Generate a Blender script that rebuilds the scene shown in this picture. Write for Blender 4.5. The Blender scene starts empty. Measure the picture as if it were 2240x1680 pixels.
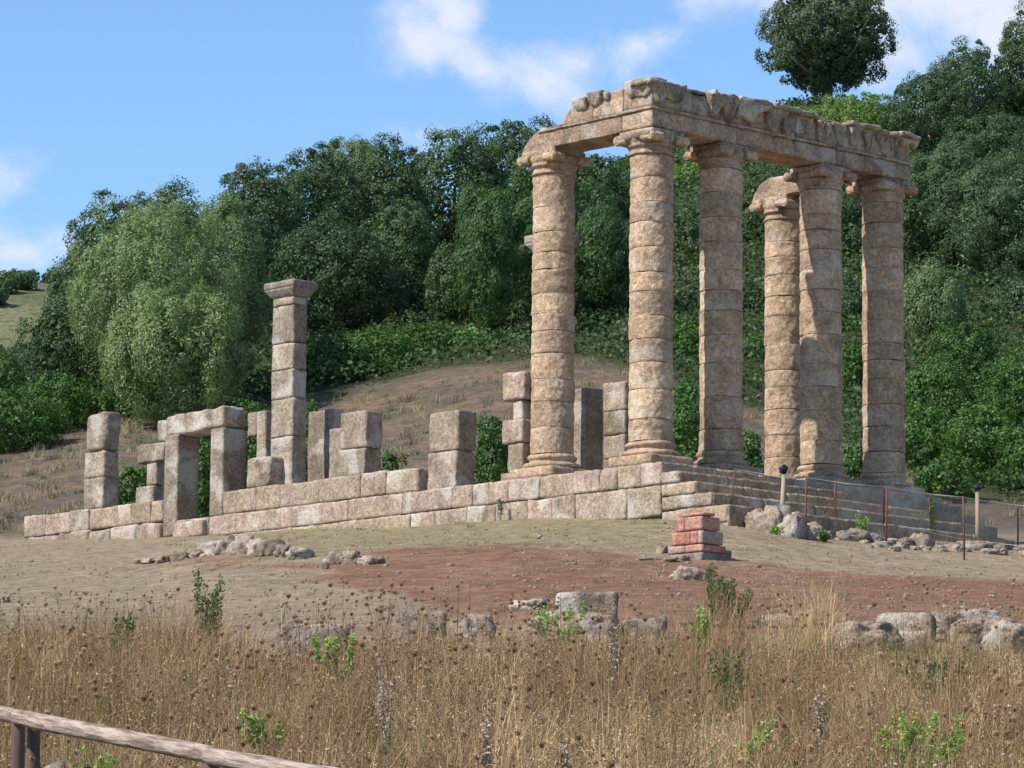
import bpy, bmesh, math, random
import numpy as np
from mathutils import Vector, Matrix, Quaternion

scene = bpy.context.scene
COL = scene.collection
R_ = math.radians

# ------------------------------------------------------------------ camera
FPX, PITCH, ROLL, YAW = 8412.3, 0.1472, 0.0084, 0.7522
cam_d = bpy.data.cameras.new('camera'); cam = bpy.data.objects.new('camera', cam_d); COL.objects.link(cam)
cam_d.sensor_width = 36; cam_d.lens = FPX/2240*36; cam_d.clip_start = 0.5; cam_d.clip_end = 5000
cp, sp = math.cos(PITCH), math.sin(PITCH)
r0 = Vector((1, 0, 0)); u0 = Vector((0, -sp, cp)); fw = Vector((0, cp, sp))
cr = r0*math.cos(ROLL)+u0*math.sin(ROLL); cu = -r0*math.sin(ROLL)+u0*math.cos(ROLL)
cam.matrix_world = Matrix(((cr.x, cu.x, -fw.x, 0), (cr.y, cu.y, -fw.y, 0), (cr.z, cu.z, -fw.z, 0), (0, 0, 0, 1)))
scene.camera = cam

# ------------------------------------------------------------------ light
SUN_AZ = math.atan2(-0.485, -0.875)      # direction towards the sun in plan
SUN_EL = R_(46)
sd = Vector((math.cos(SUN_EL)*math.cos(SUN_AZ), math.cos(SUN_EL)*math.sin(SUN_AZ), math.sin(SUN_EL)))
sun_d = bpy.data.lights.new('sun', 'SUN'); sun = bpy.data.objects.new('sun', sun_d); COL.objects.link(sun)
sun_d.energy = 5.0; sun_d.angle = R_(0.6); sun_d.color = (1.0, 0.95, 0.87)
sun.rotation_euler = sd.to_track_quat('Z', 'Y').to_euler(); sun.location = sd*60+Vector((0, 70, 0))

world = bpy.data.worlds.new('World'); scene.world = world; world.use_nodes = True
wt = world.node_tree; wt.nodes.clear()
def wn(t): return wt.nodes.new(t)
out = wn('ShaderNodeOutputWorld'); bg = wn('ShaderNodeBackground'); wt.links.new(bg.outputs[0], out.inputs[0])
sky = wn('ShaderNodeTexSky'); sky.sky_type = 'NISHITA'; sky.sun_disc = False
sky.sun_elevation = SUN_EL; sky.sun_rotation = math.atan2(sd.x, sd.y)
sky.air_density = 1.0; sky.dust_density = 0.1; sky.ozone_density = 3.0; sky.altitude = 900
bg.inputs[1].default_value = 0.122
# clouds fixed in the sky by direction
tc = wn('ShaderNodeTexCoord'); sx = wn('ShaderNodeSeparateXYZ'); wt.links.new(tc.outputs['Generated'], sx.inputs[0])
def wm(op, a, b=None, c=None, clamp=False):
    n = wn('ShaderNodeMath'); n.operation = op; n.use_clamp = clamp
    for i, v in enumerate((a, b, c)):
        if v is None: continue
        if isinstance(v, (int, float)): n.inputs[i].default_value = v
        else: wt.links.new(v, n.inputs[i])
    return n.outputs[0]
X, Y, Z = sx.outputs
az = wm('DIVIDE', X, Y); el = wm('DIVIDE', Z, Y)          # tan azimuth / elevation, in front
cmb = wn('ShaderNodeCombineXYZ'); wt.links.new(az, cmb.inputs[0]); wt.links.new(el, cmb.inputs[1])
wt.links.new(wm('MULTIPLY', Y, 0.3), cmb.inputs[2])
nz = wn('ShaderNodeTexNoise'); wt.links.new(cmb.outputs[0], nz.inputs['Vector'])
nz.inputs['Scale'].default_value = 34; nz.inputs['Detail'].default_value = 9; nz.inputs['Roughness'].default_value = 0.6
nz.inputs['Distortion'].default_value = 0.25
def blob(a0, e0, ra, re, rot=0.0):
    da = wm('SUBTRACT', az, a0); de = wm('SUBTRACT', el, e0)
    c, s = math.cos(rot), math.sin(rot)
    p = wm('ADD', wm('MULTIPLY', da, c/ra), wm('MULTIPLY', de, s/ra))
    q = wm('ADD', wm('MULTIPLY', da, -s/re), wm('MULTIPLY', de, c/re))
    d = wm('SQRT', wm('ADD', wm('MULTIPLY', p, p), wm('MULTIPLY', q, q)))
    return wm('SUBTRACT', 1.0, d, clamp=True)
CLOUDS = [(-0.0239, 0.2398, 0.0224, 0.0164, 0.00, 1.05), (-0.0173, 0.2492, 0.0129, 0.0190, 0.20, 1.00), (-0.0080, 0.2331, 0.0259, 0.0121, -0.30, 1.05), (0.0066, 0.2288, 0.0259, 0.0147, 0.00, 1.10), (0.0175, 0.2345, 0.0259, 0.0138, 0.30, 1.00), (0.0321, 0.2396, 0.0259, 0.0095, 0.35, 0.90), (0.0382, 0.2409, 0.0155, 0.0069, 0.35, 0.80), (-0.0373, 0.2409, 0.0103, 0.0059, 0.00, 0.50), (-0.1307, 0.1820, 0.0414, 0.0121, 0.15, 1.00), (-0.1405, 0.1862, 0.0345, 0.0103, 0.00, 0.90), (0.1138, 0.2541, 0.0621, 0.0207, 0.00, 1.05), (0.1284, 0.2442, 0.0396, 0.0190, -0.20, 1.00), (0.0638, 0.2518, 0.0517, 0.0103, 0.00, 0.75), (0.0565, 0.2321, 0.0121, 0.0062, 0.00, 0.55), (-0.1349, 0.2010, 0.0190, 0.0121, 0.00, 0.50), (0.0431, 0.2254, 0.0345, 0.0086, -0.20, 0.50), (-0.0236, 0.2155, 0.0190, 0.0069, 0.00, 0.40), (0.1003, 0.2377, 0.0276, 0.0155, 0.00, 0.80), (-0.2218, 0.2250, 0.0689, 0.0207, 0.20, 0.90), (0.2155, 0.2164, 0.0862, 0.0276, 0.00, 0.90)]
acc = None
for a0, e0, ra, re, rt, wgt in CLOUDS:
    b = wm('MULTIPLY', blob(a0, e0, ra, re, rt), wgt)
    acc = b if acc is None else wm('MAXIMUM', acc, b)
front = wm('GREATER_THAN', Y, 0.05)
# general scattered cloud elsewhere in the sky
tot = wm('MULTIPLY', acc, front)
dens = wm('ADD', tot, wm('MULTIPLY', wm('SUBTRACT', nz.outputs[0], 0.50), 2.6))
cr_ = wn('ShaderNodeMapRange'); cr_.interpolation_type = 'SMOOTHSTEP'
wt.links.new(dens, cr_.inputs[0]); cr_.inputs[1].default_value = 0.10; cr_.inputs[2].default_value = 1.25
cr_.inputs[3].default_value = 0; cr_.inputs[4].default_value = 0.93
gate = wm('MULTIPLY', cr_.outputs[0], wm('MULTIPLY', tot, 5.0, clamp=True))
tint = wn('ShaderNodeMix'); tint.data_type = 'RGBA'; tint.blend_type = 'MULTIPLY'; tint.inputs[0].default_value = 1.0
wt.links.new(sky.outputs[0], tint.inputs[6]); tint.inputs[7].default_value = (0.95, 1.09, 1.18, 1)
mixc = wn('ShaderNodeMix'); mixc.data_type = 'RGBA'
wt.links.new(gate, mixc.inputs[0]); wt.links.new(tint.outputs[2], mixc.inputs[6]); mixc.inputs[7].default_value = (5.0, 5.25, 5.9, 1)
wt.links.new(mixc.outputs[2], bg.inputs[0])

scene.view_settings.view_transform = 'Standard'; scene.view_settings.look = 'None'
scene.view_settings.exposure = 0.48; scene.view_settings.gamma = 1.0
scene.render.engine = 'CYCLES'

# ------------------------------------------------------------------ helpers
rng = np.random.default_rng(7)
def vnoise(P, seed=0):
    """vectorised 3-D value noise, -1..1"""
    P = np.asarray(P, dtype=np.float64)
    i = np.floor(P).astype(np.int64); f = P-i; f = f*f*(3-2*f)
    def h(a, b, c):
        n = (a*374761393+b*668265263+c*2147483647+seed*974634777) & 0xffffffff
        n = ((n ^ (n >> 13))*1274126177) & 0xffffffff
        n = (n ^ (n >> 16)) & 0xffff
        return n/32767.5-1
    a, b, c = i[:, 0], i[:, 1], i[:, 2]; u, v, w = f[:, 0], f[:, 1], f[:, 2]
    def lx(bb, cc): return h(a, bb, cc)*(1-u)+h(a+1, bb, cc)*u
    return (lx(b, c)*(1-v)+lx(b+1, c)*v)*(1-w)+(lx(b, c+1)*(1-v)+lx(b+1, c+1)*v)*w
def fbm(P, seed=0, oct=3, g=.5):
    s = 0; a = 1; t = 0; P = np.asarray(P, float)
    for k in range(oct):
        s = s+a*vnoise(P*(2.03**k)+17.3*k, seed+k); t += a; a *= g
    return s/t
def mesh_np(name, V, F, mat, k=4, attrs=None, smooth=True):
    V = np.asarray(V, np.float32); F = np.asarray(F, np.int32).reshape(-1, k)
    me = bpy.data.meshes.new(name)
    me.vertices.add(len(V)); me.vertices.foreach_set('co', V.ravel())
    me.loops.add(F.size); me.loops.foreach_set('vertex_index', F.ravel())
    me.polygons.add(len(F)); me.polygons.foreach_set('loop_start', np.arange(0, F.size, k, dtype=np.int32))
    me.polygons.foreach_set('loop_total', np.full(len(F), k, np.int32))
    me.polygons.foreach_set('use_smooth', np.full(len(F), smooth, bool))
    me.update(calc_edges=True)
    if attrs:
        for an, av in attrs.items():
            at = me.attributes.new(an, 'FLOAT', 'POINT'); at.data.foreach_set('value', np.asarray(av, np.float32))
    if mat: me.materials.append(mat)
    return me
def obj(name, me, parent=None, loc=None, rot=None):
    o = bpy.data.objects.new(name, me); COL.objects.link(o)
    if parent: o.parent = parent
    if loc is not None: o.location = loc
    if rot is not None: o.rotation_euler = rot
    return o
def tag(o, label=None, cat=None, group=None, kind=None):
    if label: o['label'] = label
    if cat: o['category'] = cat
    if group: o['group'] = group
    if kind: o['kind'] = kind
    return o
def thing(name, label, cat, loc=(0, 0, 0), rz=0, group=None):
    o = bpy.data.objects.new(name, None); COL.objects.link(o); o.location = loc; o.rotation_euler = (0, 0, rz)
    o.empty_display_size = .2
    return tag(o, label, cat, group)
class MB:
    def __init__(s): s.V = []; s.F = []; s.n = 0; s.A = []
    def add(s, V, F, a=None):
        V = np.asarray(V, float); s.V.append(V); s.F.append(np.asarray(F, int)+s.n); s.n += len(V)
        s.A.append(np.zeros(len(V)) if a is None else np.full(len(V), a) if np.isscalar(a) else a)
    def mesh(s, name, mat, smooth=True, attr=None):
        V = np.concatenate(s.V); F = np.concatenate(s.F)
        return mesh_np(name, V, F, mat, F.shape[1], {attr: np.concatenate(s.A)} if attr else None, smooth)

ex = np.array([math.cos(YAW), math.sin(YAW), 0]); ey = np.array([-math.sin(YAW), math.cos(YAW), 0])
ORG = np.array([2.8837, 78.9445, 10.496])
def TW(x, y, z=0):                       # temple axes -> world
    return Vector((ORG+ex*x+ey*y+np.array([0, 0, z])).tolist())

# ------------------------------------------------------------------ terrain
TD = np.array([8, 16, 22, 26, 30, 35, 40, 46, 52, 58, 65, 71, 76, 80, 85, 90, 95, 105, 115, 125, 140, 160, 190, 230], float)
TA = [-0.1337, -0.0996, -0.0739, -0.0404, -0.0117, 0.0158, 0.0391, 0.0577, 0.0816, 0.1091, 0.1343]
TZ = [[-1.6, -1.0, 0.1, 0.65, 1.16, 1.83, 2.64, 3.51, 4.24, 5.01, 5.96, 6.83, 7.56, 8.12, 8.79, 9.46, 10.15, 12.09, 14.34, 16.8, 20.17, 23.89, 28.6, 34.62], [-1.6, -1.0, 0.1, 0.65, 1.17, 1.84, 2.66, 3.52, 4.29, 5.06, 6.06, 6.96, 7.7, 8.27, 8.92, 9.6, 10.22, 12.37, 14.86, 17.44, 20.98, 25.63, 31.48, 38.67], [-1.6, -1.0, 0.1, 0.65, 1.17, 1.85, 2.66, 3.53, 4.36, 5.18, 6.27, 7.23, 7.96, 8.51, 9.14, 9.68, 10.17, 12.2, 14.61, 17.54, 21.35, 26.55, 33.15, 40.69], [-1.6, -1.0, 0.1, 0.65, 1.18, 1.86, 2.66, 3.54, 4.41, 5.3, 6.44, 7.42, 8.17, 8.71, 9.33, 9.7, 10.15, 12.36, 14.99, 18.04, 22.07, 27.57, 34.37, 41.88], [-1.6, -1.0, 0.1, 0.65, 1.19, 1.86, 2.66, 3.55, 4.46, 5.38, 6.53, 7.54, 8.32, 8.89, 9.41, 9.8, 10.18, 12.57, 15.51, 18.75, 22.79, 28.39, 35.11, 43.07], [-1.6, -1.0, 0.1, 0.65, 1.19, 1.87, 2.66, 3.56, 4.51, 5.43, 6.59, 7.64, 8.45, 9.02, 9.45, 9.82, 10.2, 12.72, 15.95, 19.16, 23.33, 29.21, 37.26, 45.67], [-1.6, -1.0, 0.1, 0.65, 1.2, 1.88, 2.67, 3.57, 4.53, 5.44, 6.56, 7.59, 8.56, 9.04, 9.45, 9.84, 10.19, 12.81, 15.97, 19.18, 23.88, 30.43, 39.17, 47.99], [-1.6, -1.0, 0.1, 0.65, 1.21, 1.89, 2.67, 3.58, 4.54, 5.41, 6.49, 7.52, 8.44, 8.92, 9.46, 9.85, 10.21, 12.82, 15.85, 18.9, 24.07, 30.85, 39.68, 49.45], [-1.6, -1.0, 0.1, 0.65, 1.21, 1.89, 2.65, 3.59, 4.54, 5.39, 6.39, 7.36, 8.15, 8.73, 9.38, 9.87, 10.25, 12.85, 15.6, 18.62, 24.1, 30.68, 40.54, 51.55], [-1.6, -1.0, 0.1, 0.65, 1.22, 1.9, 2.65, 3.6, 4.55, 5.37, 6.34, 7.21, 7.99, 8.51, 9.11, 9.73, 10.44, 13.0, 15.9, 18.95, 23.96, 30.33, 39.64, 50.64], [-1.6, -1.0, 0.1, 0.65, 1.22, 1.91, 2.66, 3.61, 4.56, 5.35, 6.3, 7.14, 7.87, 8.38, 9.01, 9.7, 10.52, 13.02, 15.93, 19.13, 23.99, 30.36, 39.92, 52.03]]
TZ = np.array(TZ)
def pchip(x, y, q):
    h = np.diff(x); d = np.diff(y)/h; m = np.zeros(len(x)); m[0] = d[0]; m[-1] = d[-1]
    for i in range(1, len(x)-1):
        if d[i-1]*d[i] > 0: m[i] = 2*d[i-1]*d[i]/(d[i-1]+d[i])
    i = np.clip(np.searchsorted(x, q)-1, 0, len(x)-2); t = np.clip((q-x[i])/h[i], 0, 1)
    return ((2*t**3-3*t**2+1)*y[i]+(t**3-2*t**2+t)*h[i]*m[i]+(-2*t**3+3*t**2)*y[i+1]+(t**3-t**2)*h[i]*m[i+1])
DD = np.arange(8, 230.01, .5); GA = np.linspace(TA[0], TA[-1], 61)
_c = np.array([pchip(TD, z, DD) for z in TZ])           # u x d
_g = np.array([pchip(np.array(TA), _c[:, j], GA) for j in range(len(DD))]).T
def ground0(x, y):
    x = np.asarray(x, float); y = np.asarray(y, float)
    d = np.clip(y, 8, 229.9); a = np.clip(x/np.maximum(y, 1), GA[0], GA[-1]-1e-6)
    fj = (d-8)/.5; j = fj.astype(int); tj = fj-j
    fi = (a-GA[0])/(GA[1]-GA[0]); i = fi.astype(int); ti = fi-i
    z = (_g[i, j]*(1-ti)+_g[i+1, j]*ti)*(1-tj)+(_g[i, j+1]*(1-ti)+_g[i+1, j+1]*ti)*tj
    z = np.where(y < 8, z-(8-y)*.02, z)
    return np.where(y > 229.9, z-(y-229.9)*.12, z)
def ground(x, y):
    x = np.atleast_1d(np.asarray(x, float)); y = np.atleast_1d(np.asarray(y, float))
    P = np.stack([x, y, 0*x], 1)
    amp = np.clip((y-20)/20, .3, 1)*np.where(y > 97, 1.6, 1.0)
    n = .07*fbm(P*.45, 3, 3)*amp + .018*fbm(P*2.7, 9, 3)
    return ground0(x, y)+n
def gz(x, y): return float(ground(x, y)[0])
BND_A = np.array([-.2, -.1337, -.0996, -.0739, -.0404, -.0117, .0158, .0391, .0577, .0816, .1091, .1343, .3])
BND_D = np.array([124, 124, 123, 125, 127, 128, 126, 122, 119, 114, 105, 99, 98.])
def veg_edge(x, y): return np.interp(x/y, BND_A, BND_D)

# ------------------------------------------------------------------ materials
def mat(name):
    m = bpy.data.materials.new(name); m.use_nodes = True
    nt = m.node_tree; b = nt.nodes['Principled BSDF']; b.inputs['Roughness'].default_value = .9
    b.inputs['Specular IOR Level'].default_value = .15
    return m, nt, b
def N(nt, t, **kw):
    n = nt.nodes.new(t)
    for k, v in kw.items():
        if k[0] == 'i' and k[1:].isdigit(): n.inputs[int(k[1:])].default_value = v
        else: setattr(n, k, v)
    return n
def noise(nt, vec, scale, detail=4, rough=.55, dist=0.0):
    n = N(nt, 'ShaderNodeTexNoise'); n.inputs['Scale'].default_value = scale; n.inputs['Detail'].default_value = detail
    n.inputs['Roughness'].default_value = rough; n.inputs['Distortion'].default_value = dist
    nt.links.new(vec, n.inputs['Vector']); return n.outputs[0]
def ramp(nt, v, a, b, lo=0.0, hi=1.0):
    n = N(nt, 'ShaderNodeMapRange'); n.interpolation_type = 'SMOOTHSTEP'; nt.links.new(v, n.inputs[0])
    for i, q in zip((1, 2, 3, 4), (a, b, lo, hi)): n.inputs[i].default_value = q
    return n.outputs[0]
def mix(nt, f, a, b, blend='MIX'):
    n = N(nt, 'ShaderNodeMix', data_type='RGBA', blend_type=blend)
    for s, q in ((0, f), (6, a), (7, b)):
        if isinstance(q, (int, float)): n.inputs[s].default_value = q
        elif isinstance(q, tuple): n.inputs[s].default_value = q if len(q) == 4 else (*q, 1)
        else: nt.links.new(q, n.inputs[s])
    return n.outputs[2]
def math_(nt, op, a, b=0.0):
    n = N(nt, 'ShaderNodeMath', operation=op)
    for i, q in enumerate((a, b)):
        if isinstance(q, (int, float)): n.inputs[i].default_value = q
        else: nt.links.new(q, n.inputs[i])
    return n.outputs[0]
def coords(nt, which='Object', rnd=True, scale=(1, 1, 1)):
    t = N(nt, 'ShaderNodeTexCoord'); mp = N(nt, 'ShaderNodeMapping'); nt.links.new(t.outputs[which], mp.inputs[0])
    mp.inputs['Scale'].default_value = scale
    rv = None
    if rnd:
        oi = N(nt, 'ShaderNodeObjectInfo'); rv = oi.outputs['Random']
        mu = math_(nt, 'MULTIPLY', rv, 91.7); cb = N(nt, 'ShaderNodeCombineXYZ')
        for i in range(3): nt.links.new(mu, cb.inputs[i])
        nt.links.new(cb.outputs[0], mp.inputs['Location'])
    return mp.outputs[0], rv
def bump(nt, b, h, strength, dist=.02):
    n = N(nt, 'ShaderNodeBump'); n.inputs['Strength'].default_value = strength; n.inputs['Distance'].default_value = dist
    nt.links.new(h, n.inputs['Height']); nt.links.new(n.outputs[0], b.inputs['Normal'])

def stone(name, A, B, C, lich=.5, grime=.4, pits=1.0, pink=None):
    """A/B warm base tones, C third tone per block; lichen and dark weathering patches."""
    m, nt, b = mat(name); vec, rv = coords(nt)
    c = mix(nt, ramp(nt, noise(nt, vec, 1.7, 5), .38, .62), A, B)
    # one tone per block
    hv = math_(nt, 'FRACT', math_(nt, 'MULTIPLY', rv, 7.31))
    c = mix(nt, ramp(nt, hv, .3, .9, 0, .45), c, C)
    tv = math_(nt, 'ADD', .80, math_(nt, 'MULTIPLY', math_(nt, 'FRACT', math_(nt, 'MULTIPLY', rv, 23.9)), .36)); tc_ = N(nt, 'ShaderNodeCombineXYZ')
    for i in range(3): nt.links.new(tv, tc_.inputs[i])
    c = mix(nt, 1.0, c, tc_.outputs[0], 'MULTIPLY')
    if pink: c = mix(nt, ramp(nt, math_(nt, 'ADD', math_(nt, 'FRACT', math_(nt, 'MULTIPLY', rv, 13.7)), math_(nt, 'MULTIPLY', noise(nt, vec, 1.3, 3), .9)), 1.0, 1.4, 0, .32), c, pink)
    c = mix(nt, 1.0, c, mix(nt, ramp(nt, noise(nt, vec, 2.6, 5, .6), .34, .66), (.84, .82, .82), (1.12, 1.12, 1.11)), 'MULTIPLY')
    f1 = math_(nt, 'ADD', math_(nt, 'MULTIPLY', noise(nt, vec, 38, 6, .7), .5), math_(nt, 'MULTIPLY', noise(nt, vec, 12, 5, .7), .5)); c = mix(nt, ramp(nt, f1, .3, .7, 0, .42), c, (.86, .83, .78), 'OVERLAY') if False else mix(nt, 1.0, c, mix(nt, ramp(nt, f1, .36, .64), (.58, .55, .52), (1.44, 1.44, 1.43)), 'MULTIPLY')
    # dark weathering
    v2, _ = coords(nt, scale=(1, 1, .55))
    g = ramp(nt, math_(nt, 'ADD', noise(nt, v2, 2.3, 6, .65), math_(nt, 'MULTIPLY', noise(nt, vec, 17, 4, .7), .22)), .60, .80, 0, grime)
    c = mix(nt, g, c, (.085, .07, .055))
    # pale lichen
    l = ramp(nt, math_(nt, 'ADD', noise(nt, vec, 1.25, 3, .5, .4), math_(nt, 'MULTIPLY', noise(nt, vec, 22, 5, .75), .45)), .76, .88, 0, lich)
    c = mix(nt, l, c, (.58, .545, .49))
    # pits
    vo = N(nt, 'ShaderNodeTexVoronoi'); vo.inputs['Scale'].default_value = 26; nt.links.new(vec, vo.inputs['Vector'])
    pm = math_(nt, 'MULTIPLY', ramp(nt, vo.outputs[0], .10, .30, 1, 0), ramp(nt, noise(nt, vec, 5, 3), .48, .62))
    c = mix(nt, math_(nt, 'MULTIPLY', pm, .72*pits), c, (.12, .085, .058))
    nt.links.new(c, b.inputs['Base Color'])
    h = math_(nt, 'ADD', math_(nt, 'MULTIPLY', noise(nt, vec, 8, 8, .7), 1.0), math_(nt, 'MULTIPLY', pm, -.5*pits))
    h = math_(nt, 'ADD', h, math_(nt, 'MULTIPLY', f1, .45))
    bump(nt, b, h, 1.0, .055)
    return m
COLS = stone('sandstone_column', (.47, .345, .235), (.405, .288, .192), (.39, .28, .20), .30, .30, 1.0, (.42, .285, .225))
CELLA = stone('grey_sandstone', (.32, .26, .20), (.26, .21, .16), (.275, .23, .182), .45, .30, 1.0, (.37, .275, .24))
PODM = stone('podium_stone', (.355, .28, .205), (.295, .23, .17), (.295, .245, .195), .5, .28, .9, (.43, .31, .29))
STEPM = stone('step_stone', (.39, .295, .195), (.31, .235, .155), (.35, .27, .19), .45, .55, .8)
ENTM = stone('entablature_stone', (.39, .285, .205), (.32, .23, .165), (.31, .22, .16), .35, .85, .8)
CORNM = stone('weathered_cornice', (.33, .265, .205), (.255, .205, .155), (.32, .26, .205), .6, .8, .8)
ROCKM = stone('rubble_rock', (.31, .25, .195), (.23, .18, .14), (.34, .275, .22), .45, .6, .5, (.30, .19, .14))
TUFF = stone('red_tuff', (.40, .185, .135), (.35, .155, .115), (.38, .20, .15), .08, .12, .2, (.48, .30, .26))
CAPM = stone('grey_cap_stone', (.25, .215, .175), (.20, .17, .14), (.22, .19, .16), .25, .5, .5)
TUFG = stone('grey_tuff', (.27, .235, .19), (.21, .18, .15), (.24, .20, .17), .2, .5, .4)

def terrain_mat():
    m, nt, b = mat('hill_ground'); g = N(nt, 'ShaderNodeNewGeometry'); P = g.outputs['Position']
    def at(n): a = N(nt, 'ShaderNodeAttribute', attribute_name=n); return a.outputs['Fac']
    n1 = noise(nt, P, .6, 6, .6); n2 = noise(nt, P, 6, 8, .7); n3 = noise(nt, P, 30, 6, .75)
    base = mix(nt, ramp(nt, n1, .35, .65), (.355, .265, .175), (.30, .235, .155))
    grn = mix(nt, ramp(nt, n2, .4, .7), (.25, .215, .105), (.33, .27, .15))
    c = mix(nt, math_(nt, 'MULTIPLY', at('grass'), ramp(nt, n2, .3, .6)), base, grn)
    rm = ramp(nt, math_(nt, 'ADD', at('red'), math_(nt, 'MULTIPLY', math_(nt, 'SUBTRACT', n2, .5), 1.8)), .15, .95)
    redc = mix(nt, ramp(nt, n1, .35, .65), (.235, .122, .073), (.29, .166, .105))
    c = mix(nt, rm, c, redc)
    # dry grey-brown slope behind the temple
    sl = mix(nt, ramp(nt, n1, .4, .6), (.125, .10, .074), (.195, .135, .09))
    sl = mix(nt, ramp(nt, noise(nt, P, 1.3, 5, .6), .52, .68, 0, .7), sl, (.13, .115, .065))
    c = mix(nt, at('slope'), c, sl)
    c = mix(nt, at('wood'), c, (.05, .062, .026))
    c = mix(nt, 1.0, c, mix(nt, ramp(nt, n3, .25, .75), (.6, .6, .6), (1.4, 1.4, 1.4)), 'MULTIPLY')
    c = mix(nt, 1.0, c, mix(nt, ramp(nt, noise(nt, P, 3.2, 7, .72), .34, .66), (.70, .69, .68), (1.28, 1.27, 1.25)), 'MULTIPLY')
    c = mix(nt, math_(nt, 'MULTIPLY', at('litter'), .8), c, (.135, .085, .05))
    peb = ramp(nt, noise(nt, P, 11, 6, .8), .66, .74, 0, .6)
    c = mix(nt, math_(nt, 'MULTIPLY', peb, math_(nt, 'SUBTRACT', 1.0, at('wood'))), c, (.46, .38, .30))
    nt.links.new(c, b.inputs['Base Color'])
    bump(nt, b, math_(nt, 'ADD', n2, math_(nt, 'MULTIPLY', n3, .5)), 1.0, .10)
    return m
def leaf_mat(name, a, bcol, c2, rough=.55, trans=.28):
    m, nt, b = mat(name); vec, rv = coords(nt, rnd=True)
    tnt = N(nt, 'ShaderNodeAttribute', attribute_name='tint').outputs['Fac']
    c = mix(nt, tnt, a, bcol); c = mix(nt, ramp(nt, noise(nt, vec, .9, 3), .4, .65, 0, .6), c, c2)
    c = mix(nt, 1.0, c, mix(nt, rv, (.82, .84, .85), (1.15, 1.1, 1.05)), 'MULTIPLY')
    nt.links.new(c, b.inputs['Base Color']); b.inputs['Roughness'].default_value = rough
    b.inputs['Specular IOR Level'].default_value = .3
    tr = N(nt, 'ShaderNodeBsdfTranslucent'); nt.links.new(mix(nt, 1.0, c, (1.1, 1.25, .6), 'MULTIPLY'), tr.inputs[0])
    ms = N(nt, 'ShaderNodeMixShader'); ms.inputs[0].default_value = trans
    nt.links.new(b.outputs[0], ms.inputs[1]); nt.links.new(tr.outputs[0], ms.inputs[2])
    nt.links.new(ms.outputs[0], nt.nodes['Material Output'].inputs[0])
    return m
LEAF = {
 'oak': leaf_mat('oak_leaves', (.042, .082, .032), (.088, .135, .058), (.055, .10, .036)),
 'olive': leaf_mat('olive_leaves', (.125, .185, .078), (.24, .31, .145), (.135, .21, .07)),
 'cypress': leaf_mat('juniper_leaves', (.045, .098, .030), (.088, .155, .048), (.055, .115, .032)),
 'bush': leaf_mat('lentisk_leaves', (.030, .085, .018), (.085, .175, .034), (.058, .12, .026)),
 'pale': leaf_mat('fig_leaves', (.09, .20, .075), (.17, .30, .12), (.10, .21, .07)),
 'bright': leaf_mat('yellow_green_bush_leaves', (.10, .18, .035), (.19, .29, .06), (.13, .20, .05)),  # yellow-green is the leaf colour of these bushes
}
LEAF['darkolive'] = leaf_mat('dark_olive_leaves', (.045, .085, .038), (.10, .155, .075), (.055, .105, .04))
LEAF['lone'] = leaf_mat('lone_tree_leaves', (.055, .095, .045), (.14, .18, .09), (.08, .12, .055))
UNDER = leaf_mat('undergrowth_leaves', (.022, .05, .014), (.055, .105, .025), (.045, .07, .02))
def simple(name, c1, c2, scale=8, rough=.8, bmp=.4, metal=0, sc=(1, 1, 1), dist=.01):
    m, nt, b = mat(name); vec, rv = coords(nt, scale=sc)
    n = noise(nt, vec, scale, 6, .65)
    nt.links.new(mix(nt, ramp(nt, n, .35, .65), c1, c2), b.inputs['Base Color'])
    b.inputs['Roughness'].default_value = rough; b.inputs['Metallic'].default_value = metal
    if bmp: bump(nt, b, n, bmp, dist)
    return m
BARK = simple('bark', (.10, .075, .055), (.17, .14, .11), 12)
RUST = simple('rusty_iron', (.17, .068, .047), (.11, .05, .038), 14, .85)
WIREM = simple('galvanised_wire', (.30, .31, .31), (.20, .19, .18), 20, .5, 0, .6)
WOODP = simple('weathered_post_wood', (.33, .27, .19), (.24, .19, .135), 7, .85, .6, 0, (1, 1, .15))
RAILM = simple('weathered_log', (.43, .345, .285), (.16, .105, .075), 34, .8, 1.0, 0, (.07, 1, 1), .03)
RAILP = simple('brown_log_post', (.13, .085, .07), (.085, .055, .045), 9, .7, .5, 0, (1, 1, .15))
BLACKM = simple('black_lamp_housing', (.012, .014, .022), (.02, .022, .035), 10, .35, 0)
GLASSM = simple('lamp_glass', (.25, .30, .38), (.35, .40, .48), 4, .12, 0)
def attr_mat(name, a, b2, c2=None, rough=.8, trans=.2):
    m, nt, b = mat(name); t = N(nt, 'ShaderNodeAttribute', attribute_name='tint').outputs['Fac']
    c = mix(nt, t, a, b2); nt.links.new(c, b.inputs['Base Color']); b.inputs['Roughness'].default_value = rough
    tr = N(nt, 'ShaderNodeBsdfTranslucent'); nt.links.new(c, tr.inputs[0]); ms = N(nt, 'ShaderNodeMixShader'); ms.inputs[0].default_value = trans
    nt.links.new(b.outputs[0], ms.inputs[1]); nt.links.new(tr.outputs[0], ms.inputs[2])
    nt.links.new(ms.outputs[0], nt.nodes['Material Output'].inputs[0]); return m
STRAW = attr_mat('dry_grass_straw', (.155, .082, .036), (.68, .48, .26))
HUSK = attr_mat('dry_husks', (.13, .075, .04), (.62, .48, .32), trans=.15)
DARKG = attr_mat('olive_green_stems', (.10, .13, .045), (.24, .26, .09), trans=.25)
HEADS = attr_mat('seed_heads', (.17, .10, .05), (.42, .28, .165), trans=.1)
GREENW = attr_mat('green_weed', (.10, .17, .04), (.30, .42, .10), trans=.3)
SAGE = attr_mat('sage_tufts', (.11, .12, .07), (.36, .30, .17), trans=.15)
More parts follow.
